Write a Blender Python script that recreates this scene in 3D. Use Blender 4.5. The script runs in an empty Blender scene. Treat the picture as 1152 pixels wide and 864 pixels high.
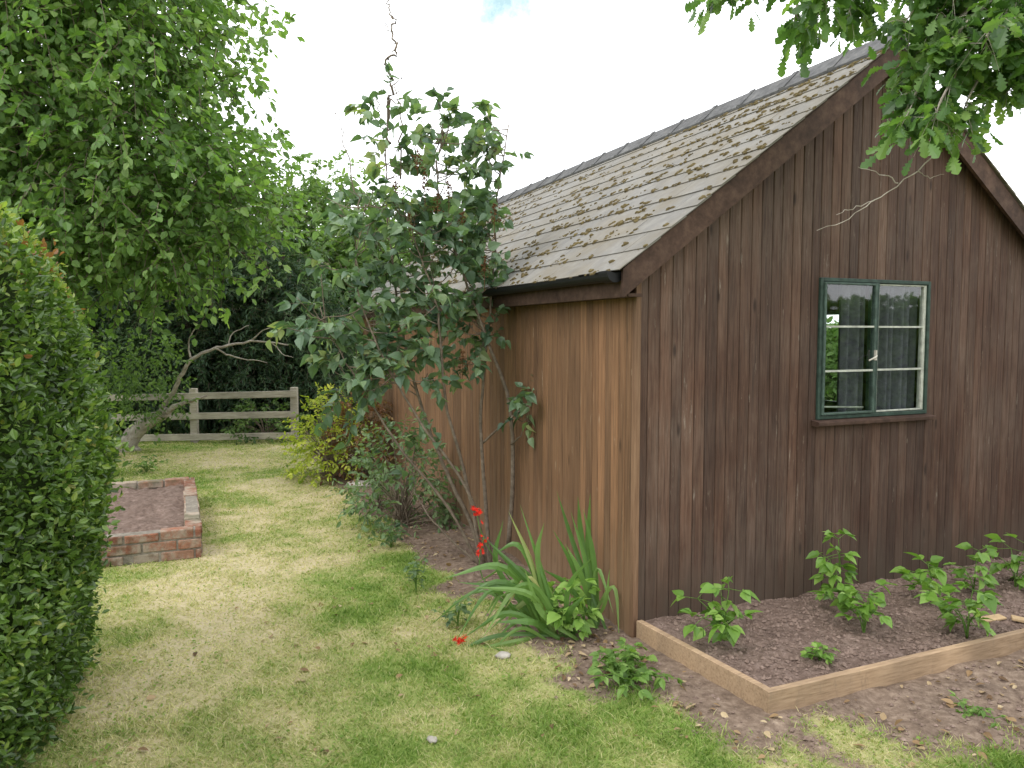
import bpy, math, random
import numpy as np
from mathutils import Vector, Matrix
rng = np.random.default_rng(11); random.seed(11)
S = bpy.context.scene; COL = S.collection
S.view_settings.view_transform = 'Standard'
S.view_settings.look = 'None'
S.view_settings.exposure = 0

# ------------------------------------------------------------------ camera geometry
F = 865.0; PITCH = math.radians(3.77); EYE = 1.6
def ray(u, v):
    x = (u-576)/F; y = -(v-432)/F
    return np.array([x, y*math.sin(PITCH)+math.cos(PITCH), y*math.cos(PITCH)-math.sin(PITCH)])
def gp(u, v, z=0.0):
    r = ray(u, v); t = (z-EYE)/r[2]
    return np.array([0, 0, EYE])+r*t
def at(u, v, Y):
    r = ray(u, v); return np.array([0, 0, EYE])+r*(Y/r[1])

CX, CY = 0.636, 3.947
ANG = math.radians(23.5); CA, SA = math.cos(ANG), math.sin(ANG)
def to_local(X, Y):
    return (X-CX)*CA+(Y-CY)*SA, -(X-CX)*SA+(Y-CY)*CA
def to_world(lx, ly):
    return CX+lx*CA-ly*SA, CY+lx*SA+ly*CA

# ------------------------------------------------------------------ maths helpers
def nrm(a): return a/(np.linalg.norm(a, axis=-1, keepdims=True)+1e-9)
def sstep(a, b, x):
    t = np.clip((x-a)/(b-a), 0, 1); return t*t*(3-2*t)
def vn(x, y, s=0):
    xi = np.floor(x); yi = np.floor(y); xf = x-xi; yf = y-yi
    xf = xf*xf*(3-2*xf); yf = yf*yf*(3-2*yf)
    def h(a, b):
        n = np.sin(a*127.1+b*311.7+s*74.7)*43758.5453; return n-np.floor(n)
    return (h(xi, yi)*(1-xf)+h(xi+1, yi)*xf)*(1-yf)+(h(xi, yi+1)*(1-xf)+h(xi+1, yi+1)*xf)*yf
def fbm(x, y, o=4, s=0):
    r = 0; a = .5; tot = 0
    for i in range(o):
        r = r+a*vn(x*2**i+i*13.7, y*2**i+i*7.3, s+i); tot += a; a *= .5
    return r/tot
def cr(pts, k=5):
    p = [np.asarray(q, float) for q in pts]; p = [2*p[0]-p[1]]+p+[2*p[-1]-p[-2]]
    out = []
    for i in range(1, len(p)-2):
        for j in range(k):
            t = j/k
            out.append(.5*(2*p[i]+(p[i+1]-p[i-1])*t+(2*p[i-1]-5*p[i]+4*p[i+1]-p[i+2])*t*t+(3*p[i]-p[i-1]-3*p[i+1]+p[i+2])*t**3))
    out.append(p[-2]); return np.array(out)

# ------------------------------------------------------------------ mesh builder
class MB:
    def __init__(s): s.v = []; s.q = []; s.t = []; s.ti = []; s.n = 0
    def add(s, V, Q=None, T=None, tint=.5):
        V = np.asarray(V, float).reshape(-1, 3)
        if len(V) == 0: return
        if Q is not None and len(Q): s.q.append(np.asarray(Q, int).reshape(-1, 4)+s.n)
        if T is not None and len(T): s.t.append(np.asarray(T, int).reshape(-1, 3)+s.n)
        s.ti.append(np.array(np.broadcast_to(np.asarray(tint, float), (len(V),)))); s.v.append(V); s.n += len(V)
    def box(s, x0, x1, y0, y1, z0, z1, tint=.5, R=None, o=None):
        V = np.array([[x, y, z] for z in (z0, z1) for y in (y0, y1) for x in (x0, x1)], float)
        if R is not None: V = V@np.asarray(R).T
        if o is not None: V = V+np.asarray(o)
        s.add(V, [[0, 2, 3, 1], [4, 5, 7, 6], [0, 1, 5, 4], [2, 6, 7, 3], [0, 4, 6, 2], [1, 3, 7, 5]], tint=tint)
    def tube(s, P, R, n=6, tint=.5):
        P = np.asarray(P, float); m = len(P); R = np.broadcast_to(np.asarray(R, float), (m,))
        T = nrm(np.gradient(P, axis=0)); ref = np.array([0.31, .17, .9])
        if abs(T[0]@nrm(ref)) > .9: ref = np.array([.9, .2, .1])
        A = nrm(np.cross(T, ref)); B = np.cross(T, A)
        th = np.arange(n)*2*math.pi/n
        V = P[:, None]+R[:, None, None]*(np.cos(th)[None, :, None]*A[:, None]+np.sin(th)[None, :, None]*B[:, None])
        q = []
        for i in range(m-1):
            for j in range(n):
                k = (j+1) % n; q.append([i*n+j, i*n+k, (i+1)*n+k, (i+1)*n+j])
        V = np.vstack([V.reshape(-1, 3), P[:1], P[-1:]])
        t = [[m*n, (j+1) % n, j] for j in range(n)]+[[m*n+1, (m-1)*n+j, (m-1)*n+(j+1) % n] for j in range(n)]
        s.add(V, q, t, tint)
    def build(s, name, mat, parent=None, world=True, smooth=False):
        V = np.vstack(s.v)
        if parent is not None and world:
            b = parent
            V = V-np.array(b.get('_o', (0, 0, 0)))
        q = np.vstack(s.q) if s.q else np.zeros((0, 4), int); t = np.vstack(s.t) if s.t else np.zeros((0, 3), int)
        me = bpy.data.meshes.new(name)
        me.vertices.add(len(V)); me.vertices.foreach_set('co', V.astype(np.float32).ravel())
        me.loops.add(q.size+t.size); me.loops.foreach_set('vertex_index', np.concatenate([q.ravel(), t.ravel()]).astype(np.int32))
        me.polygons.add(len(q)+len(t))
        me.polygons.foreach_set('loop_start', np.concatenate([np.arange(len(q))*4, len(q)*4+np.arange(len(t))*3]).astype(np.int32))
        me.update(calc_edges=True)
        a = me.attributes.new('tint', 'FLOAT', 'POINT'); a.data.foreach_set('value', np.concatenate(s.ti).astype(np.float32))
        me.polygons.foreach_set('use_smooth', np.full(len(q)+len(t), smooth))
        me.validate(); me.materials.append(mat)
        o = bpy.data.objects.new(name, me); COL.objects.link(o)
        if parent is not None: o.parent = parent
        return o
def bev(o, w=.004, seg=2):
    m = o.modifiers.new('bevel', 'BEVEL'); m.width = w; m.segments = seg; m.limit_method = 'ANGLE'; return o
def tag(o, label, cat, group=None, kind=None):
    if label: o['label'] = label
    if cat: o['category'] = cat
    if group: o['group'] = group
    if kind: o['kind'] = kind
    return o
def thing(name, label, cat, loc=(0, 0, 0), rz=0, group=None):
    o = bpy.data.objects.new(name, None); COL.objects.link(o); o.empty_display_size = .1
    o.location = tuple(float(c) for c in loc); o.rotation_euler = (0, 0, rz)
    o['_o'] = [float(c) for c in loc]
    return tag(o, label, cat, group)

# ------------------------------------------------------------------ leaves
def tmpl(a, w, fold=.25, curl=.15):
    V = []; Q = []
    for i, (x, y) in enumerate(zip(a, w)):
        V += [[x, -y, fold*y-curl*x*x], [x, 0, -curl*x*x], [x, y, fold*y-curl*x*x]]
        if i:
            b = 3*(i-1); Q += [[b, b+1, b+4, b+3], [b+1, b+2, b+5, b+4]]
    return np.array(V, float), np.array(Q)
L_SMALL = (np.array([[0, 0, 0], [.35, .26, .07], [.75, .19, .02], [1, 0, -.1], [.75, -.19, .02], [.35, -.26, .07]], float), np.array([[0, 1, 2, 3], [0, 3, 4, 5]]))
L_WIDE = (L_SMALL[0]*np.array([1, 1.25, 1]), L_SMALL[1])
L_NARROW = (L_SMALL[0]*np.array([1, .55, 1]), L_SMALL[1])
L_OVATE = tmpl([0, .1, .35, .65, .88, 1], [.015, .17, .29, .22, .08, .004], .3, .22)
L_BROAD = tmpl([0, .08, .3, .6, .85, 1], [.015, .2, .36, .28, .11, .004], .28, .25)
L_HEART = tmpl([0, .06, .25, .55, .82, 1], [.02, .24, .38, .29, .11, .004], .35, .25)
L_OAK = tmpl([0, .14, .24, .31, .44, .51, .64, .71, .83, .93, 1], [.02, .07, .15, .08, .25, .13, .30, .17, .24, .15, .03], .2, .2)
def leaves(mb, P, D, N, size, T, tint):
    V0, Q0 = T; n = len(P); k = len(V0)
    D = nrm(D); s = nrm(np.cross(D, N)); u = np.cross(s, D)
    size = np.broadcast_to(size, (n,))
    V = P[:, None]+size[:, None, None]*(V0[None, :, 0, None]*D[:, None]+V0[None, :, 1, None]*s[:, None]+V0[None, :, 2, None]*u[:, None])
    Q = (Q0[None]+(np.arange(n)*k)[:, None, None]).reshape(-1, 4)
    mb.add(V.reshape(-1, 3), Q, tint=np.repeat(np.broadcast_to(tint, (n,)), k))
def twigs(mb, P0, P1, P2, r0):
    n = len(P0); d = nrm(P2-P0); a = nrm(np.cross(d, np.array([.3, .2, .93]))); b = np.cross(d, a)
    th = np.arange(3)*2*math.pi/3; ring = np.cos(th)[None, :, None]*a[:, None]+np.sin(th)[None, :, None]*b[:, None]
    V = np.concatenate([P0[:, None]+ring*r0, P1[:, None]+ring*r0*.7, P2[:, None]+ring*r0*.3], 1)
    q = []
    for i in range(2):
        for j in range(3): q.append([i*3+j, i*3+(j+1) % 3, (i+1)*3+(j+1) % 3, (i+1)*3+j])
    Q = (np.array(q)[None]+(np.arange(n)*9)[:, None, None]).reshape(-1, 4)
    mb.add(V.reshape(-1, 3), Q)
UP = np.array([0, 0, 1.0])
def sprays(lm, tm, B, D, L, K, leaf, droop, T, tint, tr=.003, upn=.8, jit=.35, t0=.15):
    M = len(B); D = nrm(D); L = np.broadcast_to(L, (M,))
    t = np.linspace(t0, 1, K)[None]+rng.uniform(-.06, .06, (M, K))
    P = B[:, None]+D[:, None]*(L[:, None]*t)[..., None]-UP*(droop*L[:, None]*t*t)[..., None]
    tan = nrm(D[:, None]-UP*(2*droop*t)[..., None])
    s = nrm(np.cross(D, UP+rng.normal(0, .5, (M, 3))))
    sg = np.where(np.arange(K) % 2 == 0, 1, -1)[None, :, None]
    last = (np.arange(K) == K-1)[None, :, None]
    ld = nrm(tan*np.where(last, 1, .55)+np.where(last, 0, 1)*sg*.8*s[:, None]+rng.normal(0, jit, (M, K, 3))-UP*.25)
    N = nrm(UP*upn+rng.normal(0, .5, (M, K, 3)))
    ti = np.clip(np.broadcast_to(np.asarray(tint).reshape(-1, 1), (M, K))+rng.normal(0, .14, (M, K)), 0, 1)
    leaves(lm, P.reshape(-1, 3), ld.reshape(-1, 3), N.reshape(-1, 3), (leaf*rng.uniform(.65, 1.2, (M, K))).ravel(), T, ti.ravel())
    if tm is not None:
        f = lambda tt: B+D*(L*tt)[:, None]-UP*(droop*L*tt*tt)[:, None]
        twigs(tm, f(0), f(.5), f(1), tr)
def crown(lm, tm, ells, nclump, nspr, K, leaf, L, droop, T, base_t=.5, sig=.28, inner=.45, tr=.004, jit=.35):
    wts = np.array([e[1][0]*e[1][1]*e[1][2] for e in ells])**(2/3); wts = wts/wts.sum()
    for (c, r), w in zip(ells, wts):
        c = np.array(c, float); r = np.array(r, float); n = max(3, int(nclump*w))
        d = nrm(rng.normal(0, 1, (n, 3))); rad = rng.uniform(inner, 1, (n, 1))**.6
        cc = c+d*rad*r
        ct = base_t+rng.normal(0, .16, n)+.10*d[:, 2]
        B = np.repeat(cc, nspr, 0)+rng.normal(0, sig, (n*nspr, 3))
        dd = np.repeat(d, nspr, 0)*.8+rng.normal(0, .7, (n*nspr, 3))
        ti = np.repeat(ct, nspr)
        ok = B[:, 2] > .1
        sprays(lm, tm, B[ok], dd[ok], rng.uniform(.6, 1.2, ok.sum())*L, K, leaf, droop, T, ti[ok], tr, jit=jit)

# ------------------------------------------------------------------ materials
class NT:
    def __init__(s, name):
        s.m = bpy.data.materials.new(name); s.m.use_nodes = True; s.t = s.m.node_tree
        s.b = s.t.nodes['Principled BSDF']; s.out = s.t.nodes['Material Output']
    def n(s, kind, **kw):
        x = s.t.nodes.new(kind)
        for k, v in kw.items():
            if k.startswith('_'): setattr(x, k[1:], v)
            else:
                x.inputs[k.replace('__', ' ')].default_value = v
        return x
    def l(s, a, b): s.t.links.new(a, b)
    def ramp(s, fac, stops, interp='LINEAR'):
        r = s.t.nodes.new('ShaderNodeValToRGB'); e = r.color_ramp; e.interpolation = interp
        while len(e.elements) < len(stops): e.elements.new(.5)
        for el, (p, c) in zip(e.elements, stops):
            el.position = p; el.color = (*c, 1) if len(c) == 3 else c
        if fac is not None: s.l(fac, r.inputs[0])
        return r.outputs[0]
    def mix(s, fac, a, b, bt='MIX'):
        x = s.t.nodes.new('ShaderNodeMix'); x.data_type = 'RGBA'; x.blend_type = bt
        for sock, val in ((x.inputs[0], fac), (x.inputs[6], a), (x.inputs[7], b)):
            if hasattr(val, 'links') or hasattr(val, 'is_linked'): s.l(val, sock)
            else: sock.default_value = val if not isinstance(val, tuple) else (*val, 1)
        return x.outputs[2]
    def math(s, op, a, b=0.0):
        x = s.t.nodes.new('ShaderNodeMath'); x.operation = op
        for sock, val in ((x.inputs[0], a), (x.inputs[1], b)):
            if hasattr(val, 'is_linked'): s.l(val, sock)
            else: sock.default_value = val
        return x.outputs[0]
    def noise(s, vec, scale, detail=4, rough=.55, W=None):
        x = s.t.nodes.new('ShaderNodeTexNoise'); x.inputs['Scale'].default_value = scale; x.inputs['Detail'].default_value = detail
        x.inputs['Roughness'].default_value = rough
        if W is not None: x.noise_dimensions = '4D'; s.l(W, x.inputs['W'])
        if vec is not None: s.l(vec, x.inputs['Vector'])
        return x.outputs['Fac']
    def voro(s, vec, scale):
        x = s.t.nodes.new('ShaderNodeTexVoronoi'); x.inputs['Scale'].default_value = scale; s.l(vec, x.inputs['Vector']); return x.outputs['Distance']
    def coord(s, scale=(1, 1, 1)):
        tc = s.t.nodes.new('ShaderNodeTexCoord'); mp = s.t.nodes.new('ShaderNodeMapping'); mp.inputs['Scale'].default_value = scale
        s.l(tc.outputs['Object'], mp.inputs['Vector']); return mp.outputs[0]
    def island(s): return s.t.nodes.new('ShaderNodeNewGeometry').outputs['Random Per Island']
    def tint(s):
        a = s.t.nodes.new('ShaderNodeAttribute'); a.attribute_name = 'tint'; return a.outputs['Fac']
    def bump(s, h, st=.3, d=.01):
        b = s.t.nodes.new('ShaderNodeBump'); b.inputs['Strength'].default_value = st; b.inputs['Distance'].default_value = d
        s.l(h, b.inputs['Height']); s.l(b.outputs[0], s.b.inputs['Normal'])
    def fin(s, col, rough=.7, spec=.3):
        if hasattr(col, 'is_linked'): s.l(col, s.b.inputs['Base Color'])
        else: s.b.inputs['Base Color'].default_value = (*col, 1)
        s.b.inputs['Roughness'].default_value = rough; s.b.inputs['Specular IOR Level'].default_value = spec
        return s.m

def leafmat(name, stops, rough=.5, trans=.3, spec=.35):
    n = NT(name); c = n.ramp(n.tint(), stops)
    nz = n.noise(n.coord(), 9, 2); c = n.mix(.5, c, n.ramp(nz, [(.3, (.65, .65, .65)), (.7, (1, 1, 1))]), 'MULTIPLY')
    n.fin(c, rough, spec)
    tr = n.n('ShaderNodeBsdfTranslucent'); tc = n.mix(1.0, c, (1.5, 1.7, .7), 'MULTIPLY'); n.l(tc, tr.inputs['Color'])
    mx = n.n('ShaderNodeMixShader'); mx.inputs[0].default_value = trans
    n.l(n.b.outputs[0], mx.inputs[1]); n.l(tr.outputs[0], mx.inputs[2]); n.l(mx.outputs[0], n.out.inputs['Surface'])
    return n.m

def woodmat(name, dark, mid, light, gs=(26, 26, 1.3), rough=.75, wear=None, wear_th=(.62, .7), ivar=.5, bump=.35, low=None, spec=.25, fade=None, knots=False, streak=None, ws=(9, 9, 3)):
    n = NT(name); isl = n.island(); W = n.math('MULTIPLY', isl, 37.0)
    co = n.coord(gs)
    g = n.noise(co, 3.0, 6, .65, W)
    c = n.ramp(g, [(.25, dark), (.5, mid), (.78, light)])
    if fade:
        fz = n.noise(n.coord((1.6, 1.6, .8)), 1.5, 5, .65)
        fg = n.noise(n.coord((40, 40, 2)), 3, 5, .7, W)
        ff = n.math('MULTIPLY', n.ramp(fz, [(.38, (0, 0, 0)), (.62, (1, 1, 1))]), n.ramp(fg, [(.35, (0, 0, 0)), (.7, (1, 1, 1))]))
        c = n.mix(n.math('MULTIPLY', ff, .8), c, fade)
    big = n.noise(n.coord((2.5, 2.5, .6)), 1.6, 3, .5, W)
    c = n.mix(.8, c, n.ramp(big, [(.3, (.62, .6, .6)), (.7, (1.25, 1.2, 1.15))]), 'MULTIPLY')
    c = n.mix(ivar, c, n.ramp(isl, [(0, (.55, .5, .5)), (.35, (.95, .9, .88)), (.7, (1.0, .95, .9)), (1, (1.5, 1.35, 1.25))]), 'MULTIPLY')
    if streak:
        sg = n.noise(n.coord((18, 18, .35)), 2.2, 6, .75)
        c = n.mix(n.math('MULTIPLY', n.ramp(sg, [(.48, (0, 0, 0)), (.66, (1, 1, 1))]), .7), c, streak)
    if knots:
        kv = n.voro(n.coord((9, 9, 2.6)), 1.0); kf = n.ramp(kv, [(.05, (1, 1, 1)), (.13, (0, 0, 0))])
        c = n.mix(n.math('MULTIPLY', kf, .7), c, tuple(x*.45 for x in dark))
    if wear:
        w = n.noise(n.coord(ws), 2.6, 8, .72, W)
        c = n.mix(n.ramp(w, [(wear_th[0], (0, 0, 0)), (wear_th[1], (.85, .85, .85))]), c, wear)
    if low:
        sep = n.n('ShaderNodeSeparateXYZ'); n.l(n.coord(), sep.inputs[0])
        nz = n.noise(n.coord((8, 8, 1.2)), 2, 5, .6, W)
        z = n.math('ADD', sep.outputs[2], n.math('MULTIPLY', n.math('SUBTRACT', nz, .5), 1.1))
        f = n.ramp(z, [(.0, (1, 1, 1)), (.55, (0, 0, 0))])
        c = n.mix(n.math('MULTIPLY', f, .75), c, low)
    n.bump(g, bump, .004)
    return n.fin(c, rough, spec)

M = {}
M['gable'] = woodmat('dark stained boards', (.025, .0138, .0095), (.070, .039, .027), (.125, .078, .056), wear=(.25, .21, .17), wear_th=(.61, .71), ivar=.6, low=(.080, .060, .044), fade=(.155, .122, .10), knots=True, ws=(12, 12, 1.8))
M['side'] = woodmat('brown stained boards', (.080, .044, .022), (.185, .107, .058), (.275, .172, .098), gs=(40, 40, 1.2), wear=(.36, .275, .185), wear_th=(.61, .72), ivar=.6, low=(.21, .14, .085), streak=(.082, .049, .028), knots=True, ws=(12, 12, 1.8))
M['trim'] = woodmat('dark trim timber', (.026, .0150, .010), (.065, .038, .027), (.115, .074, .054), gs=(6, 6, 6), ivar=.2, wear=(.22, .17, .13), wear_th=(.66, .75))
M['corner'] = woodmat('corner strip timber', (.10, .055, .03), (.18, .11, .066), (.26, .17, .105))
M['board'] = woodmat('pale sawn timber', (.21, .145, .09), (.36, .26, .165), (.47, .35, .235), gs=(3, 30, 30), ivar=.15, wear=(.21, .155, .105), wear_th=(.56, .75))
M['rail'] = woodmat('weathered fence timber', (.22, .21, .165), (.385, .365, .30), (.52, .50, .43), gs=(2, 14, 14), ivar=.3)
def slate():
    n = NT('weathered slates'); isl = n.island(); W = n.math('MULTIPLY', isl, 21.0)
    a = n.noise(n.coord((5, 5, 5)), 2.2, 8, .68, W)
    c = n.ramp(a, [(.25, (.115, .11, .10)), (.5, (.165, .157, .141)), (.75, (.22, .21, .187))])
    c = n.mix(.45, c, n.ramp(isl, [(0, (.75, .75, .75)), (.5, (1, .98, .95)), (1, (1.14, 1.11, 1.06))]), 'MULTIPLY')
    b = n.noise(n.coord((1.2, 1.2, 1.2)), 1.8, 7, .65)
    c = n.mix(n.ramp(b, [(.42, (0, 0, 0)), (.66, (.7, .7, .7))]), c, (.140, .115, .072))
    l = n.noise(n.coord((11, 11, 11)), 2.5, 5, .65)
    c = n.mix(n.ramp(l, [(.70, (0, 0, 0)), (.78, (.4, .4, .4))]), c, (.28, .27, .235))
    n.bump(a, .35, .005); return n.fin(c, .75, .3)
M['slate'] = slate()
def speck(name, stops, scale, rough=.9, bump=.6, bd=.01, spec=.15, detail=8):
    n = NT(name); a = n.noise(n.coord(), scale, detail, .68); c = n.ramp(a, stops); b = n.noise(n.coord(), scale*.22, 3)
    c = n.mix(.7, c, n.ramp(b, [(.3, (.7, .68, .66)), (.7, (1.2, 1.2, 1.2))]), 'MULTIPLY'); n.bump(a, bump, bd); return n.fin(c, rough, spec)
M['ridge'] = speck('ridge tile', [(.3, (.06, .06, .062)), (.6, (.13, .13, .13)), (.8, (.22, .21, .19))], 14)
M['moss'] = speck('dry roof moss', [(.3, (.055, .042, .018)), (.55, (.115, .088, .038)), (.8, (.19, .16, .065))], 40)
M['soil'] = speck('garden soil', [(.25, (.085, .057, .045)), (.5, (.18, .128, .104)), (.75, (.30, .225, .19))], 28, bump=1, bd=.02)
M['clod'] = speck('soil crumbs', [(.25, (.11, .076, .06)), (.5, (.21, .152, .124)), (.8, (.35, .27, .225))], 30)
def brick():
    n = NT('old red bricks'); isl = n.island(); a = n.noise(n.coord(), 30, 6, .65)
    c = n.ramp(isl, [(0, (.17, .075, .05)), (.35, (.28, .125, .08)), (.65, (.34, .18, .12)), (.85, (.24, .16, .12)), (1, (.38, .3, .235))])
    c = n.mix(.9, c, n.ramp(a, [(.25, (.5, .46, .46)), (.7, (1.25, 1.25, 1.2))]), 'MULTIPLY')
    b = n.noise(n.coord(), 7, 7, .68); c = n.mix(n.ramp(b, [(.44, (0, 0, 0)), (.58, (.8, .8, .8))]), c, (.34, .295, .235))
    b2 = n.noise(n.coord(), 4, 6, .65); c = n.mix(n.ramp(b2, [(.5, (0, 0, 0)), (.64, (.75, .75, .75))]), c, (.10, .10, .058))
    n.bump(a, .8, .008); return n.fin(c, .9, .12)
M['brick'] = brick()
M['mortar'] = speck('lime mortar', [(.3, (.14, .125, .1)), (.6, (.27, .24, .2)), (.8, (.37, .34, .29))], 40)
M['bark'] = speck('grey brown bark', [(.3, (.05, .04, .03)), (.55, (.12, .1, .075)), (.8, (.22, .19, .15))], 22, bump=1, bd=.02)
M['lilacbark'] = speck('lilac bark', [(.3, (.10, .08, .06)), (.55, (.2, .16, .12)), (.8, (.30, .25, .2))], 30, bump=.8)
M['palebark'] = speck('pale dead wood', [(.3, (.2, .175, .14)), (.55, (.38, .345, .29)), (.8, (.54, .5, .44))], 14, bump=1, bd=.02)
M['twig'] = speck('bare twig', [(.3, (.09, .07, .05)), (.7, (.2, .165, .13))], 30)
def plain(name, c, rough=.5, spec=.4, var=.25, sc=12):
    n = NT(name); a = n.noise(n.coord(), sc, 5, .6)
    col = n.mix(1.0, c, n.ramp(a, [(.3, (1-var,)*3), (.7, (1+var,)*3)]), 'MULTIPLY'); n.bump(a, .1, .003); return n.fin(col, rough, spec)
M['gutter'] = plain('black gutter plastic', (.006, .006, .007), .5, .3)
M['green'] = plain('green window paint', (.028, .05, .038), .6, .3, .45, 25)
M['palegreen'] = plain('faded green casement paint', (.05, .078, .063), .6, .3, .45, 30)
M['cream'] = plain('chalky off white paint', (.40, .41, .355), .6, .3, .3, 25)
M['metal'] = plain('worn handle metal', (.45, .42, .36), .4, .6)
M['dark'] = plain('interior boards', (.2, .17, .14), .9, .1)
M['inwall'] = plain('interior wall', (.26, .24, .21), .9, .1)
M['curtain'] = plain('charcoal curtain cloth', (.125, .125, .145), .9, .1, .3, 30)
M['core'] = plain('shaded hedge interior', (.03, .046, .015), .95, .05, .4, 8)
M['pot'] = plain('black pot plastic', (.018, .018, .02), .45, .4)
M['stone'] = plain('pale stone', (.36, .33, .29), .85, .2, .3, 14)
M['scrap'] = plain('tan wood scrap', (.42, .3, .17), .75, .2, .2, 20)
M['red'] = plain('scarlet petals', (.62, .022, .008), .5, .3, .15, 60)
M['seed'] = plain('brown seed heads', (.10, .05, .022), .85, .1, .3, 50)
def glass():
    n = NT('window glass'); t = n.n('ShaderNodeBsdfTransparent'); g = n.n('ShaderNodeBsdfGlossy'); g.inputs['Roughness'].default_value = .03
    t.inputs[0].default_value = (.86, .9, .88, 1)
    lw = n.n('ShaderNodeLayerWeight'); lw.inputs[0].default_value = .25
    f = n.math('ADD', n.math('MULTIPLY', lw.outputs['Fresnel'], .3), .12)
    mx = n.n('ShaderNodeMixShader'); n.l(f, mx.inputs[0]); n.l(t.outputs[0], mx.inputs[1]); n.l(g.outputs[0], mx.inputs[2]); n.l(mx.outputs[0], n.out.inputs['Surface'])
    return n.m
M['glass'] = glass()
M['hedge'] = leafmat('hedge leaves', [(0, (.034, .062, .015)), (.35, (.076, .142, .03)), (.6, (.15, .25, .05)), (.82, (.28, .37, .085)), (.92, (.34, .37, .105)), (.98, (.36, .19, .07)), (1, (.28, .13, .05))], .33, .34, .55)
M['tree'] = leafmat('bright tree leaves', [(0, (.07, .13, .038)), (.5, (.15, .26, .072)), (1, (.28, .385, .14))], .5, .44)
M['lilac'] = leafmat('lilac leaves', [(0, (.055, .10, .063)), (.5, (.12, .195, .108)), (.85, (.20, .285, .15)), (1, (.28, .33, .15))], .42, .35, .45)
M['oak'] = leafmat('oak leaves', [(0, (.042, .09, .028)), (.5, (.10, .195, .054)), (1, (.21, .32, .09))], .42, .44, .4)
M['ever'] = leafmat('evergreen foliage', [(0, (.02, .044, .024)), (.5, (.048, .095, .044)), (1, (.11, .175, .065))], .6, .25)
M['back'] = leafmat('distant tree leaves', [(0, (.05, .095, .03)), (.5, (.12, .2, .056)), (1, (.23, .33, .11))], .6, .38)
M['yellow'] = leafmat('golden shrub leaves', [(0, (.13, .2, .025)), (.5, (.36, .42, .05)), (1, (.55, .56, .11))], .5, .4)
M['bronze'] = leafmat('bronze shrub leaves', [(0, (.08, .04, .02)), (.5, (.22, .105, .05)), (1, (.3, .22, .08))], .5, .35)
M['rose'] = leafmat('grey green shrub leaves', [(0, (.055, .105, .052)), (.5, (.14, .215, .1)), (1, (.25, .34, .16))], .5, .35)
M['fresh'] = leafmat('fresh green leaves', [(0, (.075, .16, .025)), (.5, (.17, .31, .055)), (1, (.3, .45, .11))], .42, .36)
M['sword'] = leafmat('sword leaves', [(0, (.06, .13, .028)), (.5, (.13, .245, .06)), (.8, (.23, .34, .1)), (1, (.42, .35, .16))], .4, .34, .45)
M['weed'] = leafmat('low weed leaves', [(0, (.06, .12, .025)), (.5, (.14, .25, .05)), (1, (.26, .38, .1))], .5, .35)
M['litter'] = leafmat('dry fallen leaves', [(0, (.12, .07, .035)), (.5, (.28, .18, .09)), (1, (.5, .4, .25))], .8, .15)
GR = [(0, (.11, .195, .034)), (.3, (.20, .30, .064)), (.55, (.32, .365, .125)), (.78, (.47, .44, .22)), (1, (.58, .52, .32))]
M['grass'] = leafmat('lawn grass', GR, .6, .35, .2)

# ------------------------------------------------------------------ ground
BL = [(gp(270, 640), .8, .36), (gp(300, 585), .65, .34), (gp(150, 780), .45, .18), (gp(210, 720), .45, .22), (gp(330, 545), .8, .3), (gp(240, 515), 1.1, .28), (gp(420, 790), .22, .14), (gp(330, 840), .25, .2), (gp(285, 680), .45, .26), (gp(560, 830), .25, .15),
      (gp(395, 690), .38, -.26), (gp(490, 760), .30, -.18), (gp(430, 640), .34, -.2), (gp(620, 810), .28, -.1), (gp(265, 770), .2, -.12), (gp(150, 640), .5, -.1), (gp(430, 850), .22, -.08)]
def masks(X, Y):
    lx, ly = to_local(X, Y)
    n1 = fbm(X*2.2, Y*2.2, 4, 3); n2 = fbm(X*7, Y*7, 3, 5)
    w = .62+.5*(n1-.5)+.25*(n2-.5)
    s1 = sstep(w+.16, w-.14, -lx)*sstep(-.75, -.35, ly+.3*(n1-.5))*sstep(7.5, 6.5, ly)*sstep(3.6, 3.2, lx)
    e = -1.2-.5*np.clip(lx-.3, 0, 3)+.6*(n1-.5)+.6*(n2-.5)
    s2 = sstep(e-.3, e+.2, ly)*sstep(-.45, -.1, lx+.3*(n2-.5))*sstep(1.5, .5, ly)
    soil = np.clip(np.maximum(s1, s2), 0, 1)
    d = .49+.8*(fbm(X*1.5, Y*1.5, 5, 9)-.5)+.7*(fbm(X*7, Y*7, 4, 2)-.5)
    for p, r, a in BL: d = d+a*np.exp(-((X-p[0])**2+(Y-p[1])**2)/(r*r))
    return soil, np.clip(d, 0, .95)
def hgt(X, Y, soil=None):
    if soil is None: soil, _ = masks(X, Y)
    return .03*(fbm(X*.7, Y*.7, 3, 21)-.5)+.012*(fbm(X*4, Y*4, 3, 22)-.5)+soil*(.045*(fbm(X*9, Y*9, 4, 23)-.5)+.012)
xs = np.concatenate([[-500, -200, -80, -40, -20, -12, -8, -6.5, -5.8], np.linspace(-5.2, 4.6, 250), [5.5, 8, 12, 20, 40, 80, 200, 500]])
ys = np.concatenate([[-500, -200, -80, -30, -10, -4, -1, .5, 1.5], np.linspace(2.0, 12, 270), [14, 18, 25, 40, 80, 200, 500]])
GX, GY = np.meshgrid(xs, ys); so, dr = masks(GX, GY); GZ = hgt(GX, GY, so)
near = (np.abs(GX) < 10) & (GY > 0) & (GY < 14)
GZ = np.where(near, GZ, 0)
mb = MB(); nx, ny = len(xs), len(ys)
ii = (np.arange(ny-1)[:, None]*nx+np.arange(nx-1)[None]).ravel()
mb.add(np.stack([GX, GY, GZ], -1).reshape(-1, 3), np.stack([ii, ii+1, ii+1+nx, ii+nx], -1), tint=dr.ravel())
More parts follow.
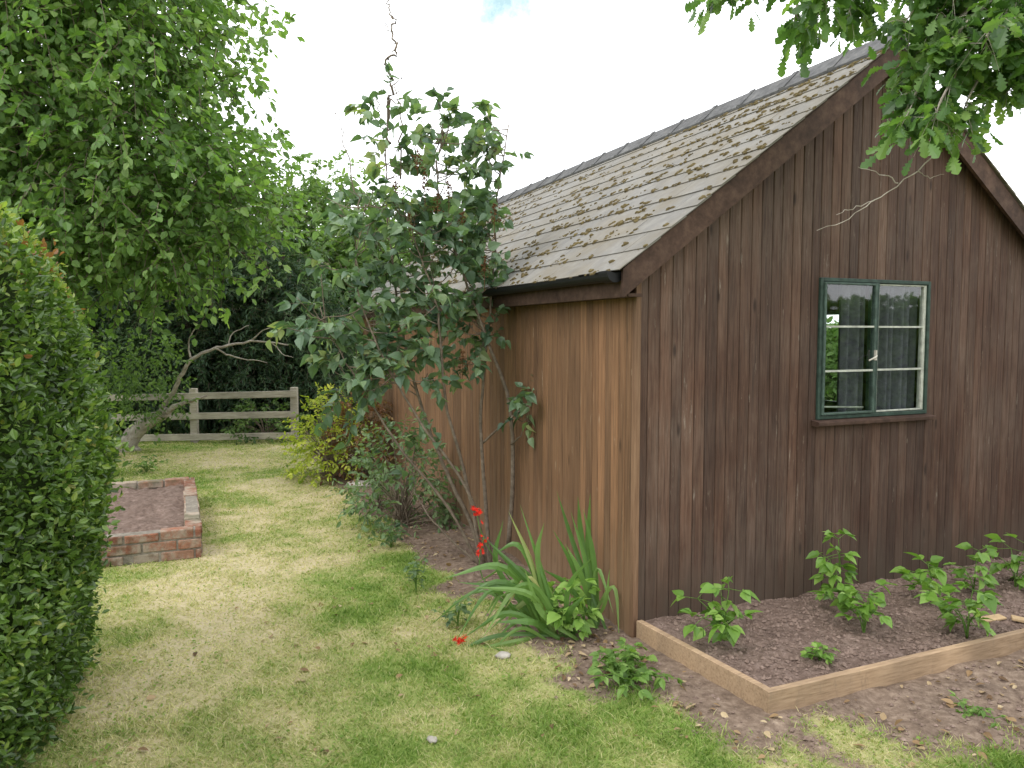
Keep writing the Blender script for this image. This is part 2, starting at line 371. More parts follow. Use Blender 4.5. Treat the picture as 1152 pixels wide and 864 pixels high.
n = NT('lawn and soil ground')
at_s = n.n('ShaderNodeAttribute'); at_s.attribute_name = 'soil'
fine = n.noise(n.coord(), 38, 6, .7)
gcol = n.ramp(n.math('ADD', n.tint(), n.math('MULTIPLY', n.math('SUBTRACT', fine, .5), .9)), [(p, (c[0]*.85, c[1]*.80, c[2]*.85)) for p, c in GR])
scol = n.ramp(n.noise(n.coord(), 24, 8, .7), [(.25, (.085, .06, .045)), (.5, (.195, .145, .112)), (.66, (.29, .225, .175)), (.8, (.4, .33, .26))])
scol = n.mix(.6, scol, n.ramp(n.noise(n.coord(), 3.5, 4), [(.3, (.7, .68, .66)), (.7, (1.15, 1.12, 1.05))]), 'MULTIPLY')
f = n.ramp(n.math('ADD', at_s.outputs['Fac'], n.math('MULTIPLY', n.math('SUBTRACT', fine, .5), .8)), [(.35, (0, 0, 0)), (.65, (1, 1, 1))])
n.bump(fine, .8, .012)
M['ground'] = n.fin(n.mix(f, gcol, scol), .95, .1)
g = mb.build('ground', M['ground'], smooth=True); g['kind'] = 'structure'; g['label'] = 'patchy dry lawn and bare soil around the shed'
a = g.data.attributes.new('soil', 'FLOAT', 'POINT'); a.data.foreach_set('value', so.ravel().astype(np.float32))

# planter geometry (world frame)
PL = gp(228, 628); PLW, PLD, PLH = 2.3, 2.15, .225
def in_planter(X, Y):
    a = (X-PL[0])*CA+(Y-PL[1])*SA; b = -(X-PL[0])*SA+(Y-PL[1])*CA
    return (a > -PLW) & (a < 0) & (b > 0) & (b < PLD)
# grass blades
NB = 430000
Yb = 1.9+(12-1.9)*rng.random(NB)**1.9
Xb = rng.uniform(-.75, .72, NB)*Yb
so, dr = masks(Xb, Yb); lx, ly = to_local(Xb, Yb)
keep = (rng.random(NB) > so*1.12-.03) & ~((lx > -.03) & (ly > -.97)) & ~in_planter(Xb, Yb) & (rng.random(NB) > (dr-.5)*.5)
Xb, Yb, dr = Xb[keep], Yb[keep], dr[keep]; nb = len(Xb)
dist = np.hypot(Xb, Yb); Zb = hgt(Xb, Yb)-.004
h = (.013+.016*rng.random(nb)+.014*(rng.random(nb) > .96))*(1.08-.48*dr)*(1+.015*dist)*(.7+.7*fbm(Xb*3, Yb*3, 2, 31)); wd = .0015*(.7+.28*dist)*rng.uniform(.7, 1.3, nb)
az = rng.uniform(0, 2*math.pi, nb); ln = rng.uniform(.3, 1.6, nb)+.7*dr; la = rng.uniform(0, 2*math.pi, nb)
b0 = np.stack([Xb, Yb, Zb], -1); sd = np.stack([np.cos(az), np.sin(az), 0*az], -1)*wd[:, None]; lean = np.stack([np.cos(la), np.sin(la), 0*la], -1)
m0 = b0+UP*(h*.6)[:, None]+lean*(h*ln*.35)[:, None]; tp = b0+UP*h[:, None]+lean*(h*ln)[:, None]
V = np.stack([b0-sd, b0+sd, m0+sd*.75, m0-sd*.75, tp], 1).reshape(-1, 3); k = np.arange(nb)[:, None]*5
mb = MB(); ti = np.clip(dr+rng.normal(0, .22, nb), 0, 1); mb.add(V, k+np.array([[0, 1, 2, 3]]), k+np.array([[3, 2, 4]]), tint=np.repeat(ti, 5))
# clover and small broad leaves in the sward
nw = 9000; Yw = 2.3+7*rng.random(nw)**2; Xw = rng.uniform(-.7, .7, nw)*Yw; so, dw = masks(Xw, Yw); lx, ly = to_local(Xw, Yw)
kp = (rng.random(nw) > so) & (fbm(Xw*2.5, Yw*2.5, 3, 33) > .52) & ~((lx > -.03) & (ly > -.97)) & ~in_planter(Xw, Yw); Xw, Yw = Xw[kp], Yw[kp]; nw = len(Xw)
leaves(mb, np.stack([Xw, Yw, hgt(Xw, Yw)+rng.uniform(.006, .022, nw)], -1), np.stack([rng.normal(0, 1, nw), rng.normal(0, 1, nw), rng.normal(.2, .25, nw)], -1), UP+rng.normal(0, .3, (nw, 3)), rng.uniform(.009, .022, nw), L_WIDE, np.clip(rng.normal(.25, .12, nw), 0, 1))
tag(mb.build('grass', M['grass']), 'short patchy lawn grass, green and straw coloured', 'grass', kind='stuff')

# fallen leaf litter
mb = MB()
Xl = np.concatenate([rng.uniform(-1.6, 2.6, 1100), rng.uniform(-1.2, .6, 900)]); Yl = np.concatenate([2.4+2.2*rng.random(1100), rng.uniform(3.4, 9, 900)])
so, _ = masks(Xl, Yl); lx, ly = to_local(Xl, Yl)
kp = (rng.random(len(Xl)) < .14+.9*so) & ~((lx > -.04) & (ly > -.98)) & ~in_planter(Xl, Yl)
Xl, Yl = Xl[kp], Yl[kp]; n = len(Xl)
P = np.stack([Xl, Yl, hgt(Xl, Yl)+.012], -1); D = np.stack([rng.normal(0, 1, n), rng.normal(0, 1, n), rng.normal(0, .15, n)], -1)
leaves(mb, P, D, UP+rng.normal(0, .3, (n, 3)), rng.uniform(.018, .05, n), L_OVATE, np.clip(rng.normal(.5, .3, n), 0, 1))
tag(mb.build('leaf_litter', M['litter']), 'dry brown leaves scattered over soil and lawn', 'fallen leaves', kind='stuff')
# soil crumbs
OCT = (np.array([[1, 0, 0], [-1, 0, 0], [0, 1, 0], [0, -1, 0], [0, 0, .8], [0, 0, -.8]], float), np.array([[0, 2, 4], [2, 1, 4], [1, 3, 4], [3, 0, 4], [2, 0, 5], [1, 2, 5], [3, 1, 5], [0, 3, 5]]))
def crumbs(mb, P, sz):
    n = len(P); V = OCT[0][None]*sz[:, None, None]*rng.uniform(.6, 1.35, (n, 6, 3))
    th = rng.uniform(0, 6.28, n); c, s = np.cos(th)[:, None], np.sin(th)[:, None]
    V = np.stack([V[..., 0]*c-V[..., 1]*s, V[..., 0]*s+V[..., 1]*c, V[..., 2]], -1)+P[:, None]
    mb.add(V.reshape(-1, 3), None, (OCT[1][None]+(np.arange(n)*6)[:, None, None]).reshape(-1, 3))
mb = MB(); Xl = rng.uniform(-1.6, 3.2, 18000); Yl = 2.5+6*rng.random(18000)**1.6; so, _ = masks(Xl, Yl); lx, ly = to_local(Xl, Yl)
kp = (rng.random(18000) < so*.9) & ~((lx > -.02) & (ly > -.98)); Xl, Yl = Xl[kp], Yl[kp]
crumbs(mb, np.stack([Xl, Yl, hgt(Xl, Yl)+.003], -1), .003+.011*rng.random(len(Xl))**3)
tag(mb.build('soil_crumbs', M['clod']), 'loose crumbs of brown soil along the shed border', 'soil', kind='stuff')

# ------------------------------------------------------------------ shed
W, LEN = 3.36, 6.3; RX = 1.68; EX = -.12; EZ = 1.93; AZ = 3.275
SL = (AZ-EZ)/(RX-EX); SA_ = math.atan(SL)
shed = thing('garden_shed', 'dark brown timber garden shed with mossy slate roof and green window', 'shed', (CX, CY, 0), ANG)
def roofz(x): return AZ-SL*abs(x-RX)           # roof underside reference
def plank(mb, x0, x1, z0, zt0, zt1, axis='x', gap=.0010, th=.02, ch=.0042):
    x0 += gap; x1 -= gap
    prof = [(x0, th), (x0, ch), (x0+ch, 0), (x1-ch, 0), (x1, ch), (x1, th)]
    jo = rng.uniform(-.001, .001)
    V = []
    for top in (0, 1):
        for (x, y) in prof:
            zz = z0 if not top else zt0+(zt1-zt0)*(x-x0)/(x1-x0)
            V.append((x, y+jo, zz) if axis == 'x' else (y+jo, x, zz))
    q = [[i, i+1, 7+i, 6+i] for i in range(5)]+[[5, 0, 6, 11]]
    q += [[0, 1, 4, 5], [1, 2, 3, 4], [6, 7, 10, 11], [7, 8, 9, 10]]
    mb.add(V, q)
WX0, WX1, WZ0, WZ1 = 1.23, 2.13, 1.10, 1.92
def brks(a, b, n):
    x = np.linspace(a, b, n+1); x[1:-1] += rng.uniform(-.005, .005, n-1); return list(x)
bx = brks(0, WX0-.06, 16)+[WX0]+brks(WX0, WX1, 12)[1:]+brks(WX1, W, 17)[1:]
mb = MB()
for x0, x1 in zip(bx[:-1], bx[1:]):
    t0, t1 = roofz(x0)-.01, roofz(x1)-.01
    zb = .0+rng.uniform(0, .012)
    gp_ = .0028 if abs(x1-(WX0-.06)) < .001 else .0010
    if x0 > WX0-.01 and x1 < WX1+.01:
        plank(mb, x0, x1, zb, WZ0, WZ0)
        if x0 < RX < x1: t0 = t1 = min(t0, t1)
        plank(mb, x0, x1, WZ1, t0, t1)
    else: plank(mb, x0, x1, zb, t0, t1, gap=gp_)
mb.build('gable_wall', M['gable'], shed, False)
mb = MB(); by = brks(0.03, LEN, 88)
for y0, y1 in zip(by[:-1], by[1:]): plank(mb, y0, y1, .0, 1.9, 1.9, 'y', gap=.0018, ch=.005)
mb.build('side_wall', M['side'], shed, False)['label'] = 'paler brown vertical boarded side wall'
# far side wall with an unseen window opening, added to let light into the interior
mb = MB(); a0, a1, c0, c1 = 1.78, 2.5, .95, 1.8
mb.box(W-.02, W, .03, a0, 0, 1.9); mb.box(W-.02, W, a1, LEN, 0, 1.9); mb.box(W-.02, W, a0, a1, 0, c0); mb.box(W-.02, W, a0, a1, c1, 1.9); mb.build('side_wall', M['gable'], shed, False)
mb = MB()
mb.box(W-.03, W+.012, a0, a0+.03, c0, c1); mb.box(W-.03, W+.012, a1-.03, a1, c0, c1); mb.box(W-.03, W+.012, a0+.03, a1-.03, c0, c0+.03); mb.box(W-.03, W+.012, a0+.03, a1-.03, c1-.03, c1)
sw = bev(mb.build('window', M['green'], shed, False), .003); mb = MB()
mb.add([(W-.005, a0+.02, c0+.02), (W-.005, a1-.02, c0+.02), (W-.005, a1-.02, c1-.02), (W-.005, a0+.02, c1-.02)], [[0, 1, 2, 3]]); mb.build('pane', M['glass'], sw, False)
mb = MB(); V = [(0, LEN, 0), (W, LEN, 0), (W, LEN, 1.95), (RX, LEN, AZ-.02), (0, LEN, 1.95)]; V += [(x, y+.02, z) for x, y, z in V]
mb.add(V, [[0, 1, 6, 5], [0, 1, 2, 4], [5, 6, 7, 9]], [[4, 2, 3], [9, 7, 8]]); mb.build('rear_wall', M['gable'], shed, False)
mb = MB(); mb.box(.03, W-.03, .03, LEN-.03, .02, .06); mb.build('floor', M['dark'], shed, False)
mb = MB(); mb.box(.05, W-.05, 2.6, 2.63, .06, 2.1); mb.build('partition', M['inwall'], shed, False)
mb = MB(); mb.box(-.006, .026, -.008, .029, 0, 1.9); bev(mb.build('corner_board', M['corner'], shed, False), .004)
# roof deck + slates
OV = .10; Y0, Y1 = -OV, LEN+.1
mb = MB()
for sgn in (1, -1):
    pts = [(RX, AZ), (RX-sgn*(RX-EX), EZ), (RX-sgn*(RX-EX), EZ-.02), (RX, AZ-.022)]
    V = [(x, y, z) for y in (Y0+.02, Y1-.02) for x, z in pts]
    mb.add(V, [[0, 1, 5, 4], [3, 2, 6, 7], [1, 2, 6, 5], [0, 1, 2, 3], [4, 5, 6, 7]])
roof = mb.build('roof', M['trim'], shed, False)
mb = MB(); slen = math.hypot(RX-EX, AZ-EZ)+.05; nc = 12; exp_ = slen/nc
mossP = []
for sgn in (1, -1):
    ex = np.array([-sgn*math.cos(SA_), 0, -math.sin(SA_)]); up = np.array([-sgn*math.sin(SA_), 0, math.cos(SA_)]); ey = np.array([0, 1., 0])
    top = np.array([RX, 0, AZ])
    for c in range(nc):
        d1 = slen-c*exp_; d0 = max(.0, d1-exp_*1.55)
        ww = .42; y = Y0+(-.21 if c % 2 else 0)
        while y < Y1:
            a0, a1 = max(y, Y0), min(y+ww, Y1); y += ww
            if a1-a0 < .03: continue
            g_ = .0012+rng.uniform(0, .0006); l0 = .006; l1 = .0145+rng.uniform(-.0008, .0012); sk = rng.uniform(-.003, .003); th = .0045
            dl = d1+rng.uniform(-.004, .004)
            V = []
            for yy, s_ in ((a0+g_, -sk), (a1-g_, sk)):
                for dd, hh in ((d0, l0-.006), (dl+s_, l1-.006)):
                    V.append(top+ex*dd+up*hh+ey*yy); V.append(top+ex*dd+up*(hh+th)+ey*yy)
            mb.add(V, [[1, 3, 7, 5], [0, 4, 6, 2], [2, 6, 7, 3], [0, 2, 3, 1], [4, 5, 7, 6], [0, 1, 5, 4]])
            if sgn == 1:
                for q in range(30):
                    yy = rng.uniform(a0, a1); dens = .10+.5*sstep(3.0, .1, yy+.0)*sstep(2.3, .3, d1)+.6*sstep(.42, .68, fbm(yy*1.6, d1*2.2, 3, 4))
                    if rng.random() < dens*.5:
                        c_ = top+ex*(dl+rng.uniform(-.15, .006)*rng.random()**1.3)+up*(l1-.002)+ey*yy
                        for _ in range(rng.integers(1, 6)): mossP.append(c_+ex*rng.normal(0, .013)+ey*rng.normal(0, .02))
slt = mb.build('slates', M['slate'], roof, False)
# moss lumps
mb = MB(); P = np.array(mossP); sz = .004+.014*rng.random(len(P))**1.7
th = np.linspace(0, 2*math.pi, 7)[:-1]
dome = np.vstack([np.stack([np.cos(th), np.sin(th), 0*th-.3], -1), np.stack([.75*np.cos(th+.4), .75*np.sin(th+.4), 0*th+.5], -1), [[0, 0, .8]]])
dq = [[i, (i+1) % 6, 6+(i+1) % 6, 6+i] for i in range(6)]; dt = [[6+i, 6+(i+1) % 6, 12] for i in range(6)]
Rm = np.stack([np.array([math.cos(SA_), 0, math.sin(SA_)]), np.array([0, 1, 0]), np.array([-math.sin(SA_), 0, math.cos(SA_)])], 1)
V = dome[None]*np.array([1, 1.4, .7])*sz[:, None, None]*rng.uniform(.7, 1.3, (len(P), 13, 3)); V = V@Rm.T+P[:, None]
k = (np.arange(len(P))*13)[:, None, None]
mb.add(V.reshape(-1, 3), (np.array(dq)[None]+k).reshape(-1, 4), (np.array(dt)[None]+k).reshape(-1, 3)); mb.build('moss', M['moss'], roof, False, True)['kind'] = 'stuff'
# ridge tiles
mb = MB(); y = Y0-.01
while y < Y1:
    l = .42; a1 = min(y+l, Y1+.01)
    for (ya, yb, ex_) in ((y, a1-.004, 0), (a1-.05, a1-.002, .010)):
        pr = [(-.125, -.125*SL+.034), (-.05, -.05*SL+.05), (0, .062), (.05, -.05*SL+.05), (.125, -.125*SL+.034)]
        o = [(RX+p, AZ+z+ex_) for p, z in pr]; inn = [(RX+p*.97, AZ+z-.014) for p, z in pr][::-1]
        ring = o+inn; m = len(ring); V = [(x, ya, z) for x, z in ring]+[(x, yb, z) for x, z in ring]
        q = [[i, (i+1) % m, m+(i+1) % m, m+i] for i in range(m)]+[[i, i+1, m-2-i, m-1-i] for i in range(4)]+[[m+i, m+i+1, 2*m-2-i, 2*m-1-i] for i in range(4)]
        mb.add(V, q)
    y += l
mb.build('ridge_tiles', M['ridge'], roof, False)
# barge boards (slanting, front), soffit, fascia, gutter
for sgn in (1, -1):
    mb = MB(); xe = RX-sgn*(RX-EX+.01)
    p = [(RX, AZ-.012), (xe, EZ-.014), (xe, EZ-.15), (RX, AZ-.16)]
    V = [(x, yy, z) for yy in (-.085, -.06) for x, z in p]
    mb.add(V, [[0, 1, 2, 3], [4, 5, 6, 7], [0, 1, 5, 4], [1, 2, 6, 5], [2, 3, 7, 6]]); bev(mb.build('bargeboard', M['trim'], shed, False), .003)
    mb = MB(); x0 = RX-sgn*(RX-EX-.012); x1 = x0+sgn*.02
    mb.box(min(x0, x1), max(x0, x1), -.055, LEN+.05, EZ-.15, EZ-.026); bev(mb.build('fascia', M['trim'], shed, False), .003)
mb = MB(); mb.box(EX+.034, -.001, -.058, LEN, EZ-.146, EZ-.13); mb.build('soffit', M['trim'], shed, False)
mb = MB(); gx, gz, gr = EX-.036, EZ-.032, .040
th = np.linspace(math.pi, 2*math.pi, 9); ring = [(gx+gr*math.cos(t), gz+gr*math.sin(t)) for t in th]+[(gx+(gr-.004)*math.cos(t), gz+(gr-.004)*math.sin(t)) for t in th[::-1]]
m = len(ring); V = [(x, -.04, z) for x, z in ring]+[(x, LEN+.05, z) for x, z in ring]
mb.add(V, [[i, (i+1) % m, m+(i+1) % m, m+i] for i in range(m)])
gut = mb.build('gutter', M['gutter'], shed, False)
mb = MB(); r2 = gr+.006; th = np.linspace(math.pi, 2*math.pi, 9); o = [(gx+r2*math.cos(t), gz+r2*math.sin(t)) for t in th]
o = [(gx-r2, gz+.012)]+o+[(gx+r2, gz+.012)]; m = len(o)
V = [(x, -.05, z) for x, z in o]+[(x, .04, z) for x, z in o]+[(gx, -.05, gz), (gx, .04, gz)]
mb.add(V, [[i, i+1, m+i+1, m+i] for i in range(m-1)], [[2*m, i, i+1] for i in range(m-1)]); mb.build('gutter_end_cap', M['gutter'], gut, False)
# window
mb = MB(); fw = .022
mb.box(WX0, WX0+fw, -.012, .05, WZ0, WZ1); mb.box(WX1-fw, WX1, -.012, .05, WZ0, WZ1)
mb.box(WX0+fw, WX1-fw, -.012, .05, WZ1-fw, WZ1); mb.box(WX0+fw, WX1-fw, -.012, .05, WZ0, WZ0+fw)
mx_ = (WX0+WX1)/2; mb.box(mx_-.012, mx_+.014, -.012, .048, WZ0+fw, WZ1-fw)
win = bev(mb.build('window', M['green'], shed, False), .003)
z0, z1 = WZ0+fw, WZ1-fw
def lattice(x0, x1, ya, yb, w, wr=None):
    wr = wr or w
    mb = MB(); mb.box(x0, x0+w, ya, yb, z0+.003, z1-.003); mb.box(x1-wr, x1, ya, yb, z0+.003, z1-.003)
    mb.box(x0+w, x1-wr, ya, yb, z0+.003, z0+w); mb.box(x0+w, x1-wr, ya, yb, z1-w, z1-.003); return mb
mb = lattice(WX0+fw+.002, mx_-.014, -.022, .012, .016)
cas = bev(mb.build('casement', M['palegreen'], win, False), .003)
mb = lattice(mx_+.016, WX1-fw-.002, .0, .03, .012, .022); bev(mb.build('fixed_light', M['cream'], win, False), .002)
for x0, x1, y in ((WX0+fw+.018, mx_-.030, -.008), (mx_+.028, WX1-fw-.024, .012)):
    for kf in (1/3, 2/3):
        mb = MB(); zc = z0+(z1-z0)*kf; mb.box(x0, x1, y-.01, y+.01, zc-.0055, zc+.0055)
        mb.build('glazing_bar', M['cream'], win, False)
    mb = MB(); mb.add([(x0-.004, y, z0+.012), (x1+.004, y, z0+.012), (x1+.004, y, z1-.012), (x0-.004, y, z1-.012)], [[0, 1, 2, 3]]); mb.build('pane', M['glass'], win, False)
mb = MB(); hz = 1.47; mb.box(mx_-.032, mx_-.020, -.036, -.023, hz-.03, hz+.03); mb.tube(cr([(mx_-.026, -.037, hz), (mx_-.05, -.055, hz-.008), (mx_-.10, -.05, hz-.03)], 4), .005, 6); mb.build('handle', M['metal'], win, False)
mb = MB(); mb.tube([(WX0+.06, .03, WZ0+.07), (mx_-.05, .03, WZ0+.055)], .006, 6); mb.build('window_stay', M['cream'], win, False)
mb = MB(); V = [(x, y, z) for x in (WX0-.035, WX1+.035) for y, z in ((.0, WZ0-.002), (-.055, WZ0-.012), (-.055, WZ0-.034), (-.002, WZ0-.034))]
mb.add(V, [[0, 1, 5, 4], [1, 2, 6, 5], [2, 3, 7, 6], [0, 1, 2, 3], [4, 5, 6, 7], [0, 3, 7, 4]]); bev(mb.build('sill', M['trim'], win, False), .003)
# curtains inside
def curtain(x0, x1, label):
    mb = MB(); n_ = 60; X = np.linspace(x0, x1, n_); Yc = .095+.022*np.sin((X-x0)*95)+.012*np.sin((X-x0)*41)
    V = np.concatenate([np.stack([X, Yc, 0*X+z], -1) for z in np.linspace(.95, 2.0, 5)])
    q = [[r*n_+i, r*n_+i+1, (r+1)*n_+i+1, (r+1)*n_+i] for r in range(4) for i in range(n_-1)]
    t = thing('curtain', label, 'curtain', (CX, CY, 0), ANG); mb.add(V, q); mb.build('cloth', M['curtain'], t, False, True)
    mb = MB(); mb.tube([(x0-.01, .095, 2.0), (x1+.01, .095, 2.0)], .008, 6); mb.build('rod', M['metal'], t, False)
curtain(WX0+.27, mx_+.03, 'charcoal curtain hanging behind the left opening light of the window')
curtain(mx_+.06, mx_+.44, 'charcoal curtain hanging behind the right fixed light of the window')

# ------------------------------------------------------------------ timber bed against gable
bed = thing('timber_bed', 'low bed of brown soil edged with pale sawn boards below the gable window', 'garden bed', (CX, CY, 0), ANG)
mb = MB(); V = [(.0, -.03, 0), (.035, -.03, 0), (.105, -.905, 0), (.07, -.905, 0)]; V += [(x, y, .106) for x, y, z in V]
mb.add(V, [[0, 3, 2, 1], [4, 5, 6, 7], [0, 1, 5, 4], [1, 2, 6, 5], [2, 3, 7, 6], [3, 0, 4, 7]]); bev(mb.build('side_board', M['board'], bed, False), .003)
mb = MB(); mb.box(.062, 3.5, -.942, -.907, -.01, .109); bev(mb.build('front_board', M['board'], bed, False), .003)
sx = np.linspace(.04, 3.5, 260); sy = np.linspace(-.906, -.001, 80); AX, AY = np.meshgrid(sx, sy)
AX = AX+.07*(AY/-.9)*np.clip(1-(AX-.04)*3, 0, 1)
def bedz(x, y): return .052+.05*(fbm(x*5, y*5, 4, 41)-.5)+.035*(fbm(x*19, y*19, 3, 42)-.5)+.03*(1+y)
AZs = bedz(AX, AY); mb = MB(); nx, ny = len(sx), len(sy); ii = (np.arange(ny-1)[:, None]*nx+np.arange(nx-1)[None]).ravel()
mb.add(np.stack([AX, AY, AZs], -1).reshape(-1, 3), np.stack([ii, ii+1, ii+1+nx, ii+nx], -1)); so_ = mb.build('soil', M['soil'], bed, False, True)
mb = MB(); cx = rng.uniform(.12, 3.4, 7000); cy = rng.uniform(-.9, -.01, 7000); crumbs(mb, np.stack([cx, cy, bedz(cx, cy)+.003], -1), .003+.013*rng.random(7000)**3)
cb = mb.build('soil_crumbs', M['clod'], bed, False); cb['kind'] = 'stuff'

# ------------------------------------------------------------------ brick planter
pl = thing('brick_planter', 'low raised bed of old red bricks filled with bare soil, left of the grass path', 'raised bed', PL, ANG)
mb = MB(); mo = MB(); BT = .105
runs = [((-PLW, 0), (1, 0), PLW), ((-BT, BT), (0, 1), PLD-2*BT), ((-PLW, PLD-BT), (1, 0), PLW), ((-PLW, BT), (0, 1), PLD-2*BT)]
for ri, (p, d, ln_) in enumerate(runs):
    for c in range(3):
        x = -(.1125 if c % 2 else 0)
        while x < ln_-.01:
            a0, a1 = max(x, 0)+.006, min(x+.225, ln_)-.006; x += .225
            if a1-a0 < .02: continue
            j = rng.uniform(-.007, .007, 3); zb = c*.075; z_0, z_1 = zb+.005, zb+.070+(rng.uniform(-.010, .008) if c == 2 else 0)
            al = rng.uniform(-.03, .03); R = np.array([[math.cos(al), -math.sin(al), 0], [math.sin(al), math.cos(al), 0], [0, 0, 1]])
            if d[0]: bx0, bx1, by0, by1 = p[0]+a0, p[0]+a1, p[1]+j[0], p[1]+BT+j[1]
            else: bx0, bx1, by0, by1 = p[0]+j[0], p[0]+BT+j[1], p[1]+a0, p[1]+a1
            cxm, cym = (bx0+bx1)/2, (by0+by1)/2
            mb.box(bx0-cxm, bx1-cxm, by0-cym, by1-cym, z_0, z_1, R=R, o=(cxm, cym, 0))
    i_ = .008
    if d[0]: mo.box(p[0]+i_, p[0]+ln_-i_, p[1]+i_, p[1]+BT-i_, -.02, .212)
    else: mo.box(p[0]+i_, p[0]+BT-i_, p[1]-.002, p[1]+ln_+.002, -.02, .211)
bev(mb.build('bricks', M['brick'], pl, False), .008, 3); mo.build('mortar', M['mortar'], pl, False)
sx = np.linspace(-PLW+BT-.01, -BT+.01, 110); sy = np.linspace(BT-.01, PLD-BT+.01, 110); AX, AY = np.meshgrid(sx, sy)
plz = lambda x, y: .165+.07*(fbm(x*3, y*3, 3, 51)-.5)+.05*(fbm(x*14, y*14, 3, 52)-.5)
mb = MB(); nx = ny = 110; ii = (np.arange(ny-1)[:, None]*nx+np.arange(nx-1)[None]).ravel()
mb.add(np.stack([AX, AY, plz(AX, AY)], -1).reshape(-1, 3), np.stack([ii, ii+1, ii+1+nx, ii+nx], -1)); mb.build('soil', M['soil'], pl, False, True)

# ------------------------------------------------------------------ fence
FY = 11.2
fe = thing('post_and_rail_fence', 'weathered grey post and rail fence across the end of the lawn', 'fence', at(218, 500, FY)*np.array([1, 1, 0]))
for u in (100, 218, 331):
    mb = MB(); p = at(u, 500, FY)[:2]; mb.box(p[0]-.05, p[0]+.05, p[1], p[1]+.09, -.05, .8+rng.uniform(-.02, .02)); bev(mb.build('post', M['rail'], fe), .008)
for v0, v1 in ((449, 443), (471, 466), (494, 490)):
    mb = MB(); a_ = at(70, v0, FY-.02); b_ = at(334, v1, FY-.02)
    V = []
    for p in (a_, b_):
        for dy in (-.016, .016):
            for dz in (-.048, .048): V.append((p[0], p[1]+dy, p[2]+dz))
    mb.add(V, [[0, 1, 3, 2], [4, 6, 7, 5], [0, 4, 5, 1], [2, 3, 7, 6], [1, 5, 7, 3], [0, 2, 6, 4]]); bev(mb.build('rail', M['rail'], fe), .006)

# ------------------------------------------------------------------ clipped hedge (left foreground)
hc = np.array([-2.55, 1.72, .9]); hr = np.array([.84, 1.95, 1.28])
hd = thing('clipped_hedge', 'glossy small leaved hedge filling the left foreground', 'hedge', (hc[0], hc[1], 0))
def hsurf(d, nn=4.0):
    r = (np.abs(d/hr)**nn).sum(-1, keepdims=True)**(-1/nn); p = d*r
    g_ = nrm(np.sign(p)*np.abs(p/hr)**(nn-1)/hr)
    bump = .22*(fbm(p[:, 1]*2.5+7, p[:, 2]*2.5+p[:, 0]*2, 4, 61)-.5)
    return hc+p, g_, bump
d = nrm(rng.normal(0, 1, (260000, 3))*hr); P, N_, bp = hsurf(d)
keep = (P[:, 2] > .02) & (P[:, 0] > -2.8) & (P[:, 1] > .5); P, N_, bp = P[keep], N_[keep], bp[keep]
P, N_, bp = P[:82000], N_[:82000], bp[:82000]; nn_ = len(P)
P = P+N_*(bp-.10*rng.random(nn_)**1.2+.02+.08*rng.random(nn_)*(rng.random(nn_) > .88))[:, None]
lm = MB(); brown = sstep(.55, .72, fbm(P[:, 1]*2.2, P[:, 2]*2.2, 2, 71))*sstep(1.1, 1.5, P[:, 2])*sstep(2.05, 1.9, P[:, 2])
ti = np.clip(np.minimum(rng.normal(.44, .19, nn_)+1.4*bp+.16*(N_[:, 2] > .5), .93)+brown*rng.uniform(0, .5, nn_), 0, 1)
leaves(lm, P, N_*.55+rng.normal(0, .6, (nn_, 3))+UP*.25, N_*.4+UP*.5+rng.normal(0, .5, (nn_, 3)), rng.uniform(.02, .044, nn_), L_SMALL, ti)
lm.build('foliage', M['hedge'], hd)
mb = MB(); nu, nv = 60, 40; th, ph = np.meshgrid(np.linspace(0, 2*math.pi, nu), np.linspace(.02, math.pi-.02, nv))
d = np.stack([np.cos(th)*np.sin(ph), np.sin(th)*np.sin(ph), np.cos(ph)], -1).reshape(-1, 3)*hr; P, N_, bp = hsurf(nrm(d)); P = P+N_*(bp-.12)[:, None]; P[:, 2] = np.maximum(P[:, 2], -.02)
ii = (np.arange(nv-1)[:, None]*nu+np.arange(nu-1)[None]).ravel(); mb.add(P, np.stack([ii, ii+1, ii+1+nu, ii+nu], -1)); mb.build('shade_core', M['core'], hd)  # solid core that blocks light, the hedge's inner shade put into its colour

# ------------------------------------------------------------------ trees
def tree(name, label, cat, base, trunk, limbs, ells, mleaf, nclump, nspr, K, leaf, L, droop, T=L_SMALL, bt=.5, mbark='bark', sig=.28, group=None, inner=.45, twr=.005, jit=.35):
    t = thing(name, label, cat, base, 0, group)
    mb = MB()
    for pts, r0, r1 in trunk+limbs:
        p = cr(pts, 5); mb.tube(p, np.linspace(r0, r1, len(p)), 8)
    lm = MB(); tw = MB()
    crown(lm, tw, ells, nclump, nspr, K, leaf, L, droop, T, bt, sig, inner, twr, jit)
    mb.build('trunk', M[mbark], t, smooth=True); lm.build('crown', M[mleaf], t); tw.build('twigs', M['twig'], t)
    return t
def limbs_to(start, ells, n, r):
    out = []
    for c, rr in ells:
        for i in range(n):
            e = np.array(c)+nrm(rng.normal(0, 1, 3))*np.array(rr)*.7; s = np.array(start)
            m_ = s*.45+e*.55+np.array([0, 0, .25]); out.append(([s, m_, e], r, r*.2))
    return out
b = np.array([-6.0, 9.0, 0])
E = [((-6.0, 8.8, 5.2), (2.5, 2.0, 2.3)), ((-4.35, 8.2, 3.9), (1.55, 1.4, 1.3)), ((-4.1, 8.0, 5.3), (1.35, 1.4, 1.2)), ((-6.2, 8.2, 2.9), (1.7, 1.3, 1.2)), ((-3.55, 8.0, 3.05), (.95, .9, .7)), ((-4.9, 8.3, 2.5), (1.1, 1.0, .75)), ((-3.3, 8.3, 2.65), (.7, .7, .5))]
